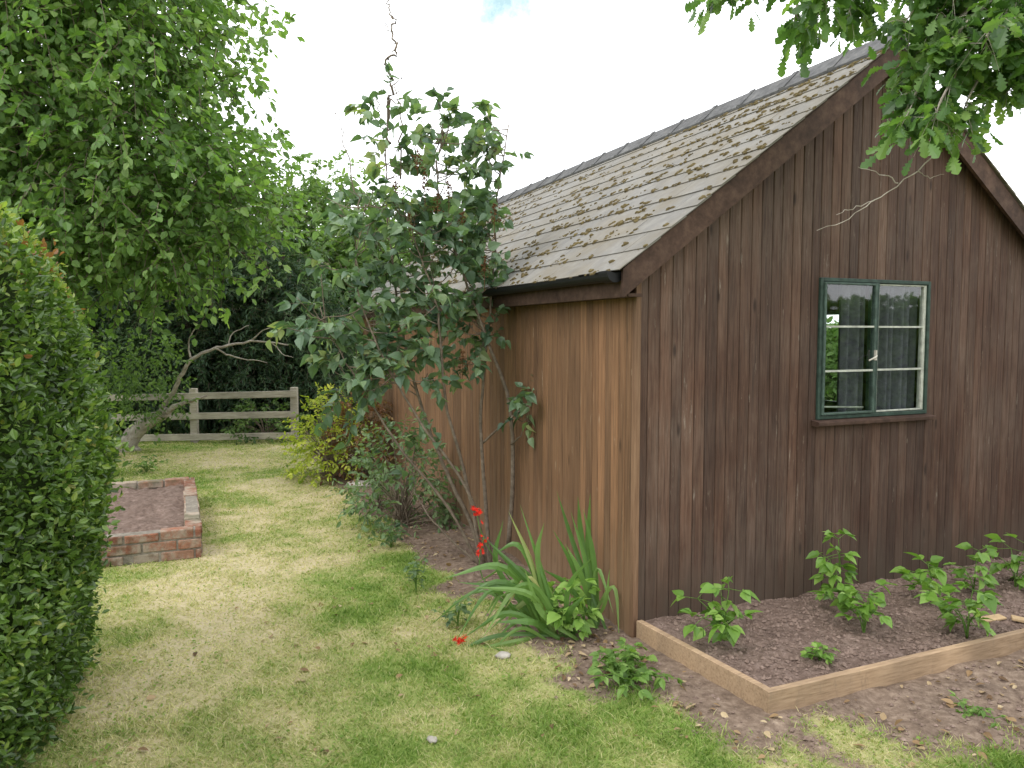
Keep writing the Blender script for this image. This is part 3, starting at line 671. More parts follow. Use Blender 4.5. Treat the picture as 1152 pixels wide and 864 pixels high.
tree('garden_tree', 'large bright green leafy tree overhanging the lawn behind the hedge', 'tree', b, [([b, (-6.0, 9.0, 1.5), (-5.9, 8.9, 3), (-5.7, 8.8, 5)], .2, .08)], limbs_to((-6, 9, 2.2), E, 3, .06), E, 'tree', 540, 13, 9, .098, .38, .35, bt=.5, sig=.24, inner=.3, T=L_WIDE)
# upper oak at right
ob = np.array([3.9, 2.3, 0])
ok = thing('oak_tree', 'oak with lobed green leaves hanging over the shed gable, top right', 'tree', ob)
tm_, lm, bt_ = MB(), MB(), MB()
p = cr([ob, (3.85, 2.3, 1.6), (3.75, 2.4, 3.0), (3.5, 2.5, 4.6), (3.3, 2.6, 6.0)], 5); tm_.tube(p, np.linspace(.2, .09, len(p)), 10)
hubs = [at(1185, -55, 3.4), at(1010, -80, 3.5)]
for hpt in hubs:
    p = cr([(3.78, 2.38, 2.7), (3.2, 2.7, 3.25), hpt], 5); tm_.tube(p, np.linspace(.07, .025, len(p)), 8)
tl = [(0, [(1120, -5), (1075, 40), (1042, 85), (1018, 135)], 3.3), (0, [(1140, 20), (1115, 65), (1092, 105), (1080, 135)], 3.35), (1, [(960, -50), (915, -20), (895, 12), (910, 32)], 3.55), (1, [(940, -50), (880, -33), (840, -14), (812, -8)], 3.6),
      (0, [(1100, -30), (1065, 15), (1032, 55), (1010, 95)], 3.45), (0, [(1180, 20), (1158, 50), (1142, 85), (1132, 105)], 3.25), (1, [(1000, -50), (975, -30), (962, -5), (955, 14)], 3.5), (1, [(1050, -60), (1040, -10), (1025, 15), (1015, 30)], 3.4), (0, [(1110, -20), (1068, 50), (1028, 108), (1008, 148)], 3.4),
      (0, [(1130, 0), (1090, 60), (1060, 110), (1050, 140)], 3.28),
      (0, [(1155, -20), (1130, 10), (1110, 40), (1112, 75)], 3.2), (0, [(1120, -30), (1095, 0), (1075, 15), (1058, 35)], 3.5), (0, [(1180, -20), (1155, 0), (1142, 25), (1155, 55)], 3.3), (1, [(930, -70), (860, -48), (830, -30), (815, -22)], 3.6), (0, [(1110, -60), (1065, -35), (1045, -5), (1065, 20)], 3.3), (1, [(1000, -60), (945, -40), (920, -15), (930, 8)], 3.45)]
for h_, pts, Y in tl:
    q = [hubs[h_]]+[at(u, v, Y+rng.uniform(-.12, .12)) for u, v in pts]; p = cr(q, 6); bt_.tube(p, np.linspace(.012, .002, len(p)), 5)
    nS = 34 if h_ == 0 else 24; idx = rng.uniform(.22, 1, nS)*(len(p)-1); i0 = np.minimum(idx.astype(int), len(p)-2); B = p[i0]+(p[i0+1]-p[i0])*(idx-i0)[:, None]
    D = nrm(p[i0+1]-p[i0])*.6+rng.normal(0, .7, (nS, 3))-UP*.1
    sprays(lm, bt_, B, D, rng.uniform(.06, .16, nS), 5, .085, .3, L_OAK, rng.normal(.5, .2, nS), .0018, jit=.5)
for k in range(40):   # rest of the crown, above the view
    c = np.array([3.5, 2.5, 5.6])+nrm(rng.normal(0, 1, 3))*np.array([1.2, 1.1, .8])*rng.uniform(.5, 1)
    sprays(lm, bt_, c+rng.normal(0, .2, (8, 3)), rng.normal(0, 1, (8, 3)), .3, 6, .11, .3, L_SMALL, rng.normal(.5, .15, 8), .003)
for pts, r in (([(1085, 130), (1060, 165), (1040, 185), (1000, 215), (955, 245), (918, 259)], .0042), ([(1010, 208), (990, 195), (965, 188)], .003), ([(985, 226), (960, 234), (940, 240)], .0025), ([(1030, 192), (1045, 200), (1060, 196)], .0025)):
    p = cr([at(u, v, 3.35) for u, v in pts], 5); p = p+rng.normal(0, .004, p.shape); bt_.tube(p, np.linspace(r, r*.3, len(p)), 5)
tm_.build('trunk', M['bark'], ok, smooth=True); lm.build('crown', M['oak'], ok); bt_.build('twigs', M['palebark'], ok)
# evergreens behind fence
ev = [(-7.3, 13.0, 3.3, 1.5, 'dark evergreen tree behind the fence, half hidden by the bright leafy tree'), (-5.4, 12.9, 3.3, 1.35, 'dark evergreen tree standing behind the middle fence post'), (-3.9, 13.2, 3.0, 1.25, 'dark evergreen tree rising behind the right end of the fence')]
for x, y, hh, r, lab in ev:
    E = [((x, y, hh*.28), (r, r*.8, hh*.3)), ((x, y, hh*.6), (r*.75, r*.65, hh*.3)), ((x, y, hh*.88), (r*.42, r*.4, hh*.2))]
    tree('evergreen_tree', lab, 'tree', (x, y, 0), [([(x, y, 0), (x, y, hh*.5), (x, y, hh)], .12, .03)], [], E, 'ever', 330, 13, 12, .10, .34, .5, L_NARROW, .5, sig=.2, group='evergreens behind the fence', inner=.5, twr=.003)
bk = [(-9.5, 17, 6.2, 2.4, 'tall mid green tree beyond the evergreens, furthest left'), (-6.6, 18, 5.4, 2.1, 'mid green tree beyond the evergreens, behind the middle of the fence'), (-4.3, 18, 5.5, 1.5, 'mid green tree beyond the right end of the fence'), (-3.0, 16.5, 3.9, 1.4, 'lower green tree seen between the fence and the lilac'), (-1.2, 17, 3.4, 1.5, 'low green tree behind the far end of the shed')]
for x, y, hh, r, lab in bk:
    E = [((x, y, hh*.62), (r, r*.8, hh*.38)), ((x+r*.3, y-.3, hh*.3), (r*.9, r*.7, hh*.3)), ((x-r*.4, y, hh*.45), (r*.8, r*.7, hh*.3))]
    tree('background_tree', lab, 'tree', (x, y, 0), [([(x, y, 0), (x+.1, y, hh*.4), (x, y, hh*.8)], .15, .04)], limbs_to((x, y, hh*.35), E, 2, .05), E, 'back', 270, 10, 9, .155, .45, .3, bt=.42, sig=.28, group='trees beyond the fence')
# tall hedges: far backdrop and the garden boundary
def leafwall(name, label, p0, p1, hh, n_, mname, leaf, side=1, wob=.35):
    p0 = np.array(p0, float); p1 = np.array(p1, float); ln_ = np.linalg.norm(p1-p0); dx = (p1-p0)/ln_; nr = np.array([dx[1], -dx[0]])*side
    t = thing(name, label, 'hedge', ((p0[0]+p1[0])/2, (p0[1]+p1[1])/2, 0)); lm = MB()
    X = rng.uniform(0, ln_, n_); top = hh*(1-wob*.5+wob*fbm(X*.6, X*0+3, 3, 81)); Z = top*rng.random(n_)**.8
    off = .35*np.sqrt(np.clip(1-(Z/top)**3, 0, 1))*(.6+.8*fbm(X*2, Z*2, 3, 82))-rng.uniform(-.05, .15, n_)
    XY = p0+dx*X[:, None]+nr*off[:, None]
    P = np.concatenate([XY, Z[:, None]], 1)
    leaves(lm, P, rng.normal(0, 1, (n_, 3))-UP*.3, np.array([nr[0]*.6, nr[1]*.6, .7])+rng.normal(0, .5, (n_, 3)), leaf*rng.uniform(.6, 1.3, n_), L_SMALL, np.clip(.5+.5*(fbm(X*1.5, Z*1.5, 3, 83)-.5)+rng.normal(0, .15, n_), 0, 1))
    lm.build('foliage', M[mname], t)
    mb = MB(); xx = np.linspace(0, ln_, 60); tt = hh*(1-wob*.5+wob*fbm(xx*.6, xx*0+3, 3, 81))-.15
    A = p0+dx*xx[:, None]-nr*.2; Bk = A-nr*.4
    V = np.concatenate([np.concatenate([A, 0*xx[:, None]], 1), np.concatenate([A, tt[:, None]], 1), np.concatenate([Bk, tt[:, None]], 1), np.concatenate([Bk, 0*xx[:, None]], 1)])
    mb.add(V, [[r*60+i, r*60+i+1, (r+1)*60+i+1, (r+1)*60+i] for r in range(3) for i in range(59)]); mb.build('shade_core', M['core'], t)  # dark backing behind the leaves, inner shade put into its colour
leafwall('field_hedge', 'tall unclipped hedge beyond the fence behind all the trees', (-14, 20), (2.5, 20), 3.0, 16000, 'back', .2)
leafwall('boundary_hedge', 'tall green garden boundary hedge outside the frame, facing the shed window', (8.5, -6), (8.5, 7.5), 2.1, 34000, 'tree', .11, -1, .12)
leafwall('garden_hedge', 'green hedge behind the shed, glimpsed through its window panes', (1.5, 14.5), (9.5, 10), 1.75, 12000, 'tree', .12, 1, .12)

# old leaning dead tree
dt_ = thing('dead_tree', 'old leaning pale barked tree stump with bare crooked branches beside the fence', 'tree', gp(140, 512))
mb = MB(); YD = 10.3
for pts, r0, r1 in (([(134, 518), (146, 494), (165, 476), (188, 464)], .15, .07), ([(176, 470), (195, 440), (208, 415), (222, 400), (250, 390), (290, 384), (325, 388)], .035, .009), ([(182, 466), (205, 454), (232, 446)], .045, .014), ([(140, 510), (152, 505), (160, 514)], .07, .04),
                    ([(240, 392), (265, 402), (300, 408)], .014, .005), ([(280, 385), (300, 370), (322, 366)], .010, .004), ([(215, 405), (212, 385), (222, 365)], .014, .006), ([(255, 390), (262, 375), (280, 366)], .010, .004), ([(305, 385), (318, 398), (330, 402)], .008, .003)):
    p = cr([at(u, v, YD+.15*math.sin(u*.05)) for u, v in pts], 5); p = p+rng.normal(0, .006, p.shape); mb.tube(p, np.linspace(r0, r1, len(p)), 9)
mb.build('trunk', M['palebark'], dt_, smooth=True)
lm = MB(); B = np.array([at(rng.uniform(112, 205), rng.uniform(375, 470), YD+rng.uniform(-.45, .3)) for _ in range(230)]); sprays(lm, None, B, rng.normal(0, 1, (230, 3))-UP*.4, .25, 7, .07, .3, L_SMALL, .45); lm.build('ivy_leaves', M['back'], dt_)

# ------------------------------------------------------------------ lilac
lb = gp(548, 642)
lil = thing('lilac_shrub', 'tall multi stemmed lilac shrub with heart shaped leaves growing against the shed wall', 'shrub', lb)
sm, lm = MB(), MB()
stems = [([(546, 645, 5.15), (530, 590, 5.15), (506, 540, 5.15), (482, 480, 5.2), (458, 400, 5.25), (442, 300, 5.3), (434, 210, 5.35), (438, 110, 5.4)], .017),
         ([(552, 645, 5.2), (546, 565, 5.25), (541, 480, 5.3), (546, 400, 5.35), (556, 300, 5.4), (560, 220, 5.4), (572, 140, 5.45)], .016),
         ([(572, 612, 5.3), (577, 530, 5.3), (572, 450, 5.3), (549, 385, 5.3), (518, 300, 5.3), (492, 210, 5.3), (500, 140, 5.3)], .018),
         ([(542, 642, 5.1), (505, 572, 5.05), (455, 510, 5.0), (415, 450, 5.0), (385, 400, 5.0), (358, 345, 5.0)], .012),
         ([(545, 640, 5.15), (522, 530, 5.1), (501, 450, 5.1), (492, 350, 5.1), (470, 280, 5.1), (455, 240, 5.1)], .014),
         ([(549, 643, 5.2), (530, 560, 5.0), (470, 470, 4.95), (425, 390, 4.95), (400, 310, 5.0), (410, 230, 5.05)], .012),
         ([(541, 500, 5.3), (575, 470, 5.15), (598, 452, 5.1), (612, 440, 5.05)], .009), ([(575, 500, 5.3), (585, 490, 5.15), (598, 465, 5.1)], .007), ([(545, 640, 5.2), (500, 600, 5.3), (470, 560, 5.5), (462, 520, 5.6)], .009)]
segs = []
for pts, r in stems:
    p = cr([at(*q) for q in pts], 6); p = p+rng.normal(0, .006, p.shape)*np.linspace(0, 1, len(p))[:, None]; sm.tube(p, np.linspace(r, r*.22, len(p)), 7); segs.append(p)
wt = [1.1, 1.1, 1.0, .62, .6, .85, .18, .12, .1]
los = [.48, .50, .50, .60, .48, .48, .5, .5, .6]
for p, w, lo, (pts, r) in zip(segs, wt, los, stems):
    nS = int(46*w)
    idx = rng.uniform(lo, 1, nS)*(len(p)-1); i0 = np.minimum(idx.astype(int), len(p)-2); B = p[i0]+(p[i0+1]-p[i0])*(idx-i0)[:, None]
    for b in B:
        if r <= .01: L_ = rng.uniform(.05, .15)
        else: L_ = rng.uniform(.08, .36)
        d = nrm(np.array([rng.normal(0, .8), rng.normal(0, .45), rng.normal(.4, .5)])); e = b+d*L_
        lxx, _ = to_local(e[0], e[1])
        if lxx > -.1: e = b+d*np.array([-1, -1, 1])*L_; d = nrm(e-b)
        q = cr([b, (b+e)/2-UP*.03, e], 3); sm.tube(q, np.linspace(.0045, .002, len(q)), 4)
        nn2 = 2 if r > .01 else 1
        sprays(lm, sm, np.repeat(q[[-1]], nn2, 0)-d*rng.uniform(0, L_*.6, (nn2, 1)), d+rng.normal(0, .5, (nn2, 3)), rng.uniform(.10, .2, nn2), 6, .084, .25, L_HEART, np.clip(rng.normal(.5, .22, nn2)+.04*(b[2]-1.6), 0, 1), .0022, jit=.45)
# tall bare contorted shoots
for pts, r in (([(438, 160, 5.4), (436, 120, 5.4), (441, 92, 5.42), (435, 70, 5.38), (446, 58, 5.4), (441, 36, 5.4), (443, 22, 5.38), (438, 10, 5.4), (442, -14, 5.4)], .011), ([(452, 200, 5.3), (450, 130, 5.3), (444, 90, 5.3)], .007), ([(405, 240, 5.1), (392, 180, 5.1), (383, 140, 5.1), (380, 122, 5.1)], .005), ([(430, 140, 5.4), (424, 110, 5.4), (430, 96, 5.4)], .005), ([(440, 60, 5.4), (450, 45, 5.4), (449, 28, 5.4)], .004), ([(440, 35, 5.4), (431, 22, 5.4), (436, 8, 5.4)], .004), ([(440, 95, 5.4), (452, 84, 5.4), (448, 62, 5.4)], .004), ([(438, 110, 5.4), (446, 104, 5.4), (455, 108, 5.4)], .004)):
    p = cr([at(*q) for q in pts], 7); p = p+rng.normal(0, .010, p.shape); sm.tube(p, np.linspace(r, r*.4, len(p)), 5)
sm.build('stems', M['lilacbark'], lil, smooth=True); lm.build('foliage', M['lilac'], lil)
for u, v in ((478, 205), (492, 228), (460, 250), (520, 250), (505, 215), (470, 180), (545, 300), (520, 405), (445, 215), (556, 240)):
    sh = MB(); c = at(u, v, 5.05); n_ = 60; t = rng.random(n_); P = c+np.stack([rng.normal(0, .02, n_)*(1.3-t), rng.normal(0, .02, n_)*(1.3-t), (t-.5)*.13], -1); crumbs(sh, P, rng.uniform(.004, .009, n_))
    sh.tube([c-UP*.16, c, c+UP*.06], .002, 4); sh.build('seed_head', M['seed'], lil)

# ------------------------------------------------------------------ other shrubs
def shrub(name, label, u, v, r, h_, mleaf, nsp, leaf, T=L_SMALL, K=8, z0=.12, bt=.5, L=.22):
    b = gp(u, v); t = thing(name, label, 'shrub', b); sm, lm = MB(), MB()
    for i in range(nsp):
        a_ = rng.uniform(0, 6.28); rr = r*math.sqrt(rng.random()); z = h_*rng.uniform(z0, 1)*(1-.45*(rr/r)**2)
        e = b+np.array([math.cos(a_)*rr, math.sin(a_)*rr, z])
        lx, ly = to_local(e[0], e[1])
        if lx > -.05 and ly > 0: e[0] -= .4
        if i % 4 == 0:
            q = cr([b+rng.normal(0, .03, 3)*np.array([1, 1, 0]), b+(e-b)*np.array([.4, .4, .6]), e], 4); sm.tube(q, np.linspace(.008, .003, len(q)), 5)
        sprays(lm, sm, e[None], (nrm(e-b-np.array([0, 0, h_*.3]))+rng.normal(0, .5, 3))[None], L, K, leaf, .3, T, np.array([rng.normal(bt, .15)]), .002)
    sm.build('stems', M['lilacbark'], t, smooth=True); lm.build('foliage', M[mleaf], t); return t
shrub('golden_shrub', 'rounded yellow green shrub beside the far end of the shed', 374, 540, .38, 1.02, 'yellow', 290, .055, L=.18)
shrub('bronze_shrub', 'bronze leaved shrub between the yellow shrub and the lilac', 414, 540, .34, 1.0, 'bronze', 200, .055)
shrub('loose_shrub', 'loose grey green shrub under the lilac, left of the shed wall', 452, 592, .34, .85, 'rose', 180, .058, bt=.55)
shrub('low_shrub', 'low dull green leafy clump at the lilac foot beside the path', 425, 575, .25, .35, 'rose', 70, .05, bt=.6)
shrub('dark_shrub', 'leafy green bush growing against the right end of the fence', 300, 494, .5, .6, 'back', 120, .07, bt=.35)

# ------------------------------------------------------------------ sword leaved plant
def strap(mb, pts, w, tint, k=6):
    p = cr(pts, k); m = len(p); T = nrm(np.gradient(p, axis=0)); side = nrm(np.cross(T, np.array([.25, -.9, .35])+rng.normal(0, .28, 3)))
    t = np.linspace(0, 1, m); ww = w*np.minimum(1, .55+t*1.5)*np.clip((1-t)*2.6, 0.02, 1); nr = np.cross(side, T)
    V = np.stack([p-side*ww[:, None], p+nr*(ww*.25)[:, None], p+side*ww[:, None]], 1).reshape(-1, 3)
    q = []
    for i in range(m-1): q += [[3*i, 3*i+1, 3*i+4, 3*i+3], [3*i+1, 3*i+2, 3*i+5, 3*i+4]]
    mb.add(V, q, tint=tint)
def flower(mb, c, r, n_=6):
    ax = nrm(rng.normal(0, 1, 3)+np.array([0, -1, .4])); a_ = nrm(np.cross(ax, UP)); b_ = np.cross(ax, a_)
    th = np.arange(n_)*2*math.pi/n_+rng.random(); D = np.cos(th)[:, None]*a_+np.sin(th)[:, None]*b_+ax*.6
    leaves(mb, np.repeat(c[None], n_, 0), D, np.repeat(ax[None], n_, 0), r*rng.uniform(.8, 1.2, n_), L_NARROW, .5)
def swordplant(label, base, lv, flw, grp, extra=0):
    b = gp(*base); t = thing('crocosmia_plant', label, 'plant', b, 0, grp); lm = MB()
    for (mu, mv, dm), (tu, tv, dtp), w in lv:
        b0 = b+np.array([rng.normal(0, .05), rng.normal(0, .03), 0]); strap(lm, [b0, at(mu, mv, b[1]+dm), at(tu, tv, b[1]+dtp)], w*1.02, np.clip(rng.normal(.5, .2), 0, 1))
    for i in range(extra):   # thinner, sprawling older blades
        b0 = b+np.array([rng.normal(-.03, .06), rng.normal(0, .04), 0]); a_ = rng.uniform(math.pi*.75, math.pi*1.3); l_ = rng.uniform(.3, .62); z_ = rng.uniform(.04, .3)
        m_ = b0+np.array([math.cos(a_)*l_*.5, math.sin(a_)*l_*.35, z_+.06]); e_ = b0+np.array([math.cos(a_)*l_, math.sin(a_)*l_*.6, max(.015, z_-.12+rng.normal(0, .04))])
        strap(lm, [b0, m_, e_], rng.uniform(.008, .015), np.clip(rng.normal(.55, .25), 0, 1))
    lm.build('leaves', M['sword'], t)
    for path in flw:
        p = cr([b]+[at(u, v, b[1]+d_) for u, v, d_ in path], 6); st = MB(); st.tube(p, np.linspace(.004, .002, len(p)), 5); so_ = st.build('flower_stem', M['sword'], t, smooth=True)
        fl = MB()
        for i in range(17):
            flower(fl, p[-1]+(p[-3]-p[-1])*rng.uniform(-.1, 1.6)+rng.normal(0, .010, 3), rng.uniform(.010, .021))
        fl.build('flower_head', M['red'], so_, False).location = tuple(-b)
G = 'sword leaved plants at the shed corner'
swordplant('sword leaved plant with scarlet flowers leaning left from the shed corner', (628, 716),
    [((570, 640, -.1), (500, 650, -.15), .019), ((580, 665, -.1), (515, 655, -.1), .016), ((560, 640, 0), (566, 585, 0), .014), ((600, 640, 0), (572, 575, 0), .018), ((590, 650, -.1), (545, 605, -.1), .016), ((605, 630, 0), (612, 588, 0), .014), ((575, 690, -.12), (528, 712, -.15), .015), ((580, 722, -.12), (510, 735, -.15), .013), ((640, 660, -.1), (668, 625, -.1), .015), ((600, 660, -.15), (560, 672, -.2), .018), ((612, 650, 0), (585, 568, .05), .015), ((590, 728, -.12), (540, 748, -.2), .012), ((598, 670, -.2), (530, 660, -.25), .016),
     ((600, 700, -.15), (555, 700, -.2), .016), ((610, 690, -.15), (590, 640, -.2), .018), ((640, 690, -.15), (660, 668, -.2), .015), ((585, 735, -.15), (552, 728, -.2), .012), ((570, 655, -.1), (510, 680, -.15), .013), ((620, 735, -.18), (650, 752, -.25), .011), ((588, 618, 0), (556, 622, 0), .014), ((560, 715, -.12), (496, 745, -.14), .011)],
    [[(565, 640, 0), (542, 600, -.05), (536, 574, -.05)], [(560, 670, -.1), (540, 640, -.1), (544, 604, -.1)], [(570, 692, -.1), (530, 712, -.12), (514, 722, -.12)]], G, 14)
swordplant('upright sword leaved plant against the shed corner boards', (668, 706),
    [((648, 620, .05), (626, 552, .05), .013), ((655, 610, .05), (650, 558, .02), .015), ((662, 620, .05), (664, 555, 0), .016), ((668, 630, .02), (656, 572, 0), .014), ((690, 660, -.05), (697, 722, -.1), .010), ((645, 640, 0), (622, 596, -.05), .014), ((672, 640, 0), (690, 690, -.1), .010), ((640, 660, -.1), (610, 640, -.15), .014), ((655, 650, -.05), (636, 612, -.08), .015), ((680, 680, -.1), (686, 640, -.12), .012), ((660, 640, 0), (642, 575, 0), .014)], [], G)

# ------------------------------------------------------------------ young plants in the bed
def young(label, u, v, h_, spread, nst, leaf, grp, z=.055, mleaf='fresh', bt=.5, name='young_plant', T=L_OVATE, lean=(0, 0), nodes=(.4, .65, .85, 1.0), skip=.15):
    b = gp(u, v, z); t = thing(name, label, 'plant', b, 0, grp); sm, lm = MB(), MB()
    for i in range(nst):
        a_ = 6.28*i/nst+rng.uniform(-.4, .4); rr = spread*rng.uniform(.35, 1) if i else .02; hh = h_*(1 if i == 0 else rng.uniform(.5, .9))
        e = b+np.array([math.cos(a_)*rr+lean[0]*hh, math.sin(a_)*rr+lean[1]*hh, hh]); q = cr([b, b+(e-b)*np.array([.25, .25, .55]), e], 5); sm.tube(q, np.linspace(.0045, .002, len(q)), 5)
        for f_ in nodes:
            if rng.random() < skip and f_ < 1: continue
            c = q[int(f_*(len(q)-1))]; nl = 2 if f_ < 1 else 3
            th = a_+rng.uniform(0, 3.1)+np.arange(nl)*2*math.pi/nl+rng.normal(0, .3, nl); D = np.stack([np.cos(th), np.sin(th), rng.uniform(-.3, .6, nl)], -1)
            pe = c+nrm(D)*(leaf*rng.uniform(.4, 1.0, nl))[:, None]
            for k_ in range(nl): sm.tube([c, pe[k_]], [.002, .0015], 4)
            for da in (-.9, 0, .9):
                R = np.stack([np.cos(th+da), np.sin(th+da), D[:, 2]-.25+rng.normal(0, .25, nl)], -1)
                leaves(lm, pe, R, UP+rng.normal(0, .45, (nl, 3)), leaf*rng.uniform(.6, 1.15, nl)*(1 if da == 0 else .72)*(.65+.35*f_), T, np.clip(rng.normal(bt, .2, nl), 0, 1))
    sm.build('stems', M['weed'], t, smooth=True); lm.build('leaves', M[mleaf], t); return t
GB = 'young plants in the timber edged bed'
kw = dict(T=L_BROAD, nodes=(.45, .75, 1.0), skip=.25)
young('young leafy plant nearest the left board of the bed, by the shed corner', 815, 722, .27, .19, 5, .10, GB, **kw)
young('tall young plant in the bed below the left side of the window', 945, 690, .42, .13, 4, .10, GB, lean=(-.1, 0), T=L_BROAD, nodes=(.35, .6, .85, 1.0), skip=.2)
young('bushy young plant in front of the tall one below the window', 972, 714, .22, .14, 4, .095, GB, **kw)
young('young plant in the bed below the right edge of the window', 1050, 682, .24, .13, 3, .098, GB, lean=(-.25, 0), **kw)
young('broad young plant in the bed nearest the front board on the right', 1088, 718, .25, .17, 4, .10, GB, **kw)
young('slim young plant in the bed close to the wall right of the window', 1095, 670, .27, .10, 3, .092, GB, **kw)
young('young plant at the far right end of the timber edged bed', 1142, 664, .28, .16, 4, .098, GB, lean=(.15, 0), **kw)
young('tiny seedling alone in the soil near the front board', 922, 744, .06, .06, 3, .05, GB)
GW = 'leafy clumps along the shed border'
young('bright green broad leaved plant amid the sword leaves', 640, 716, .28, .15, 6, .09, GW, z=.0, bt=.7, T=L_BROAD)
young('low spreading leafy clump in front of the left bed board', 703, 768, .14, .2, 12, .066, GW, z=.0, mleaf='weed', name='leafy_clump')
young('small upright weed in the border left of the lilac foot', 468, 668, .2, .06, 3, .045, GW, z=0, mleaf='rose', name='leafy_weed')
young('small leafy weed at the foot of the lilac stems', 515, 705, .14, .09, 4, .045, GW, z=0, mleaf='rose', name='leafy_weed')
young('low weed on the lawn edge beside the lilac border', 440, 616, .14, .12, 5, .05, GW, z=0, mleaf='rose', name='leafy_weed')
young('low green weed in the bare soil at the lower right of the photo', 1098, 806, .04, .09, 4, .035, GW, z=0, mleaf='weed', name='leafy_weed')
young('pale green leafy plant growing just beyond the brick raised bed', 165, 532, .2, .2, 6, .06, GW, z=0, mleaf='weed', name='leafy_weed')

# ------------------------------------------------------------------ small things
def stone(label, u, v, r, flat, mat='stone', cat='stone'):
    mb = MB(); nu, nv = 12, 7; th, ph = np.meshgrid(np.arange(nu)*2*math.pi/nu, np.linspace(0, math.pi, nv))
    d = np.stack([np.cos(th)*np.sin(ph), np.sin(th)*np.sin(ph), np.cos(ph)], -1).reshape(-1, 3); k = 1+.5*(fbm(d[:, 0]*1.7+u, d[:, 1]*1.7+d[:, 2]*2, 3, 91)-.5)
    b = gp(u, v); V = d*k[:, None]*np.array([r, r*.75, r*flat])
    q = [[i*nu+j, i*nu+(j+1) % nu, (i+1)*nu+(j+1) % nu, (i+1)*nu+j] for i in range(nv-1) for j in range(nu)]
    mb.add(V, q); o = mb.build('stone', M[mat], None, smooth=True); o.location = (b[0], b[1], r*flat*.35+.005); o.rotation_euler[2] = u
    return tag(o, label, cat)
stone('flat pale stone under the bronze shrub beside the path', 405, 548, .16, .3)
stone('small pale stone under the sword leaves at the shed corner', 566, 740, .04, .45)
stone('pale flat stone lying on the lawn near the lower edge', 486, 834, .026, .35)
b = gp(1115, 697, .07); mb = MB(); R = Matrix.Rotation(.35, 3, 'Z')@Matrix.Rotation(.12, 3, 'X'); mb.box(-.085, .085, -.025, .025, 0, .012, R=np.array(R)); o = bev(mb.build('wood_offcut', M['scrap']), .003); o.location = b; tag(o, 'small tan wood offcut lying on the bed soil at the right', 'wood piece')
b = gp(1155, 700, .07); mb = MB(); R = Matrix.Rotation(-.5, 3, 'Z')@Matrix.Rotation(.1, 3, 'Y'); mb.box(-.07, .07, -.03, .03, 0, .014, R=np.array(R)); o = bev(mb.build('wood_offcut', M['scrap']), .003); o.location = b; tag(o, 'tan wood offcut cut by the right edge of the photo', 'wood piece')
# pot
b = gp(116, 538); t = thing('plant_pot', 'black plastic plant pot between the hedge and the brick raised bed', 'pot', b); mb = MB(); pr = [(.0, .0), (.11, 0), (.15, .26), (.165, .26), (.165, .3), (.15, .3), (.14, .25), (0, .25)]; nu = 20
V = [(b[0]+r*math.cos(a_), b[1]+r*math.sin(a_), z) for r, z in pr for a_ in np.arange(nu)*2*math.pi/nu]
mb.add(V, [[i*nu+j, i*nu+(j+1) % nu, (i+1)*nu+(j+1) % nu, (i+1)*nu+j] for i in range(len(pr)-1) for j in range(nu)]); mb.build('pot_body', M['pot'], t, smooth=True)

# ------------------------------------------------------------------ sky, sun, camera
sun_el, sun_az = math.radians(52), math.radians(-125)   # azimuth from +Y, clockwise; sun behind the viewer to the left
sd_ = Vector((math.sin(sun_az)*math.cos(sun_el), math.cos(sun_az)*math.cos(sun_el), math.sin(sun_el)))
w = bpy.data.worlds.new('World'); S.world = w; w.use_nodes = True; nt = w.node_tree
bg = nt.nodes['Background']; bg.inputs[1].default_value = .15
sky = nt.nodes.new('ShaderNodeTexSky'); sky.sky_type = 'NISHITA'; sky.sun_disc = False; sky.sun_elevation = sun_el; sky.sun_rotation = sun_az
tc = nt.nodes.new('ShaderNodeTexCoord')
nz = nt.nodes.new('ShaderNodeTexNoise'); nz.inputs['Scale'].default_value = 2.2; nz.inputs['Detail'].default_value = 6; nz.inputs['Roughness'].default_value = .55
nt.links.new(tc.outputs['Generated'], nz.inputs['Vector'])
rp = nt.nodes.new('ShaderNodeValToRGB'); rp.color_ramp.elements[0].position = .3; rp.color_ramp.elements[0].color = (11.6, 12, 12.5, 1); rp.color_ramp.elements[1].position = .6; rp.color_ramp.elements[1].color = (17.6, 17.9, 18.4, 1)
nt.links.new(nz.outputs['Fac'], rp.inputs[0])
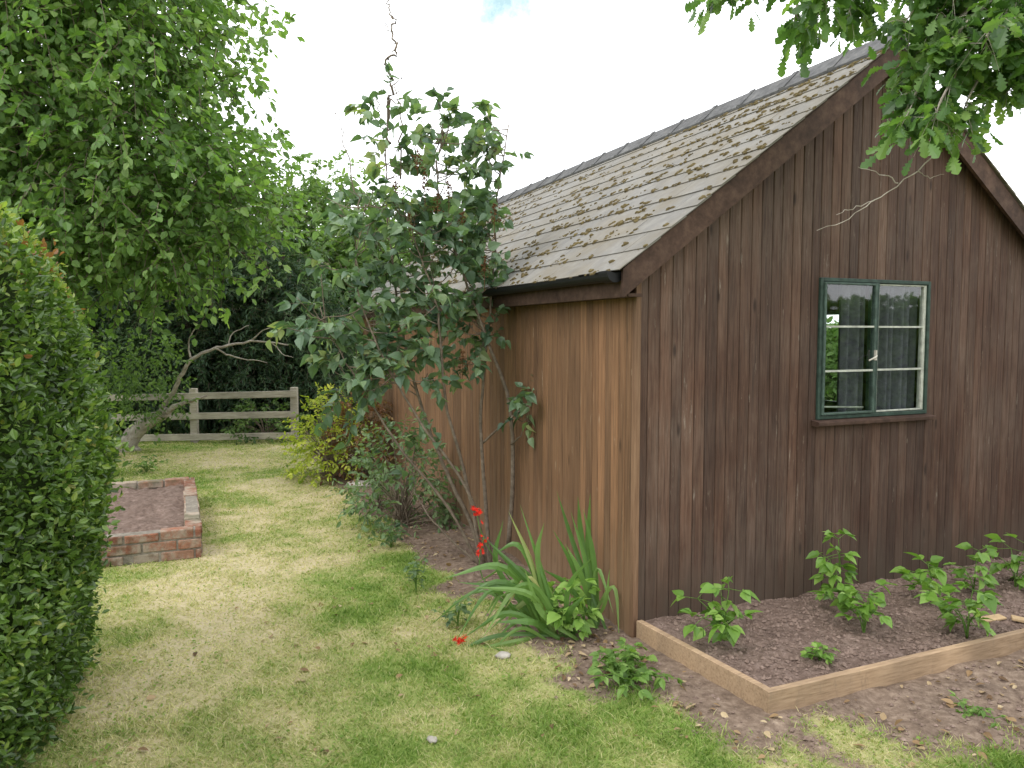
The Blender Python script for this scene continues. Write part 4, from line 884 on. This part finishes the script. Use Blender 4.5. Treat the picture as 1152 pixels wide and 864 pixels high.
hd_ = nrm(ray(568, -8)); dot = nt.nodes.new('ShaderNodeVectorMath'); dot.operation = 'DOT_PRODUCT'; dot.inputs[1].default_value = tuple(hd_)
nt.links.new(tc.outputs['Generated'], dot.inputs[0])
n2 = nt.nodes.new('ShaderNodeTexNoise'); n2.inputs['Scale'].default_value = 18; n2.inputs['Detail'].default_value = 6; n2.inputs['Roughness'].default_value = .65; nt.links.new(tc.outputs['Generated'], n2.inputs['Vector'])
ad = nt.nodes.new('ShaderNodeMath'); ad.operation = 'MULTIPLY_ADD'; ad.inputs[1].default_value = .004; nt.links.new(n2.outputs['Fac'], ad.inputs[0]); nt.links.new(dot.outputs['Value'], ad.inputs[2])
hr_ = nt.nodes.new('ShaderNodeMapRange'); hr_.inputs[1].default_value = 1.0003; hr_.inputs[2].default_value = 1.0023; hr_.inputs[3].default_value = 1; hr_.inputs[4].default_value = .0; nt.links.new(ad.outputs[0], hr_.inputs[0])
m0 = nt.nodes.new('ShaderNodeMix'); m0.data_type = 'RGBA'; m0.inputs[0].default_value = .1; m0.inputs[6].default_value = (4.4, 6.3, 6.7, 1); nt.links.new(sky.outputs[0], m0.inputs[7])
mx = nt.nodes.new('ShaderNodeMix'); mx.data_type = 'RGBA'; nt.links.new(hr_.outputs[0], mx.inputs[0]); nt.links.new(m0.outputs[2], mx.inputs[6]); nt.links.new(rp.outputs[0], mx.inputs[7]); nt.links.new(mx.outputs[2], bg.inputs[0])
sl = bpy.data.lights.new('sun', 'SUN'); sl.energy = 1.4; sl.angle = math.radians(18); sl.color = (1, .96, .91)
so_ = bpy.data.objects.new('sun', sl); COL.objects.link(so_); so_.rotation_euler = sd_.to_track_quat('Z', 'Y').to_euler(); so_.location = (-4, -4, 8)
cd = bpy.data.cameras.new('camera'); cam = bpy.data.objects.new('camera', cd); COL.objects.link(cam)
cam.location = (0, 0, EYE); cam.rotation_euler = (math.radians(90)-PITCH, 0, 0); cd.sensor_fit = 'HORIZONTAL'; cd.sensor_width = 36; cd.lens = F/1152*36; cd.clip_end = 2000; cd.clip_start = .05
S.camera = cam
for o in bpy.data.objects:
    if '_o' in o: del o['_o']
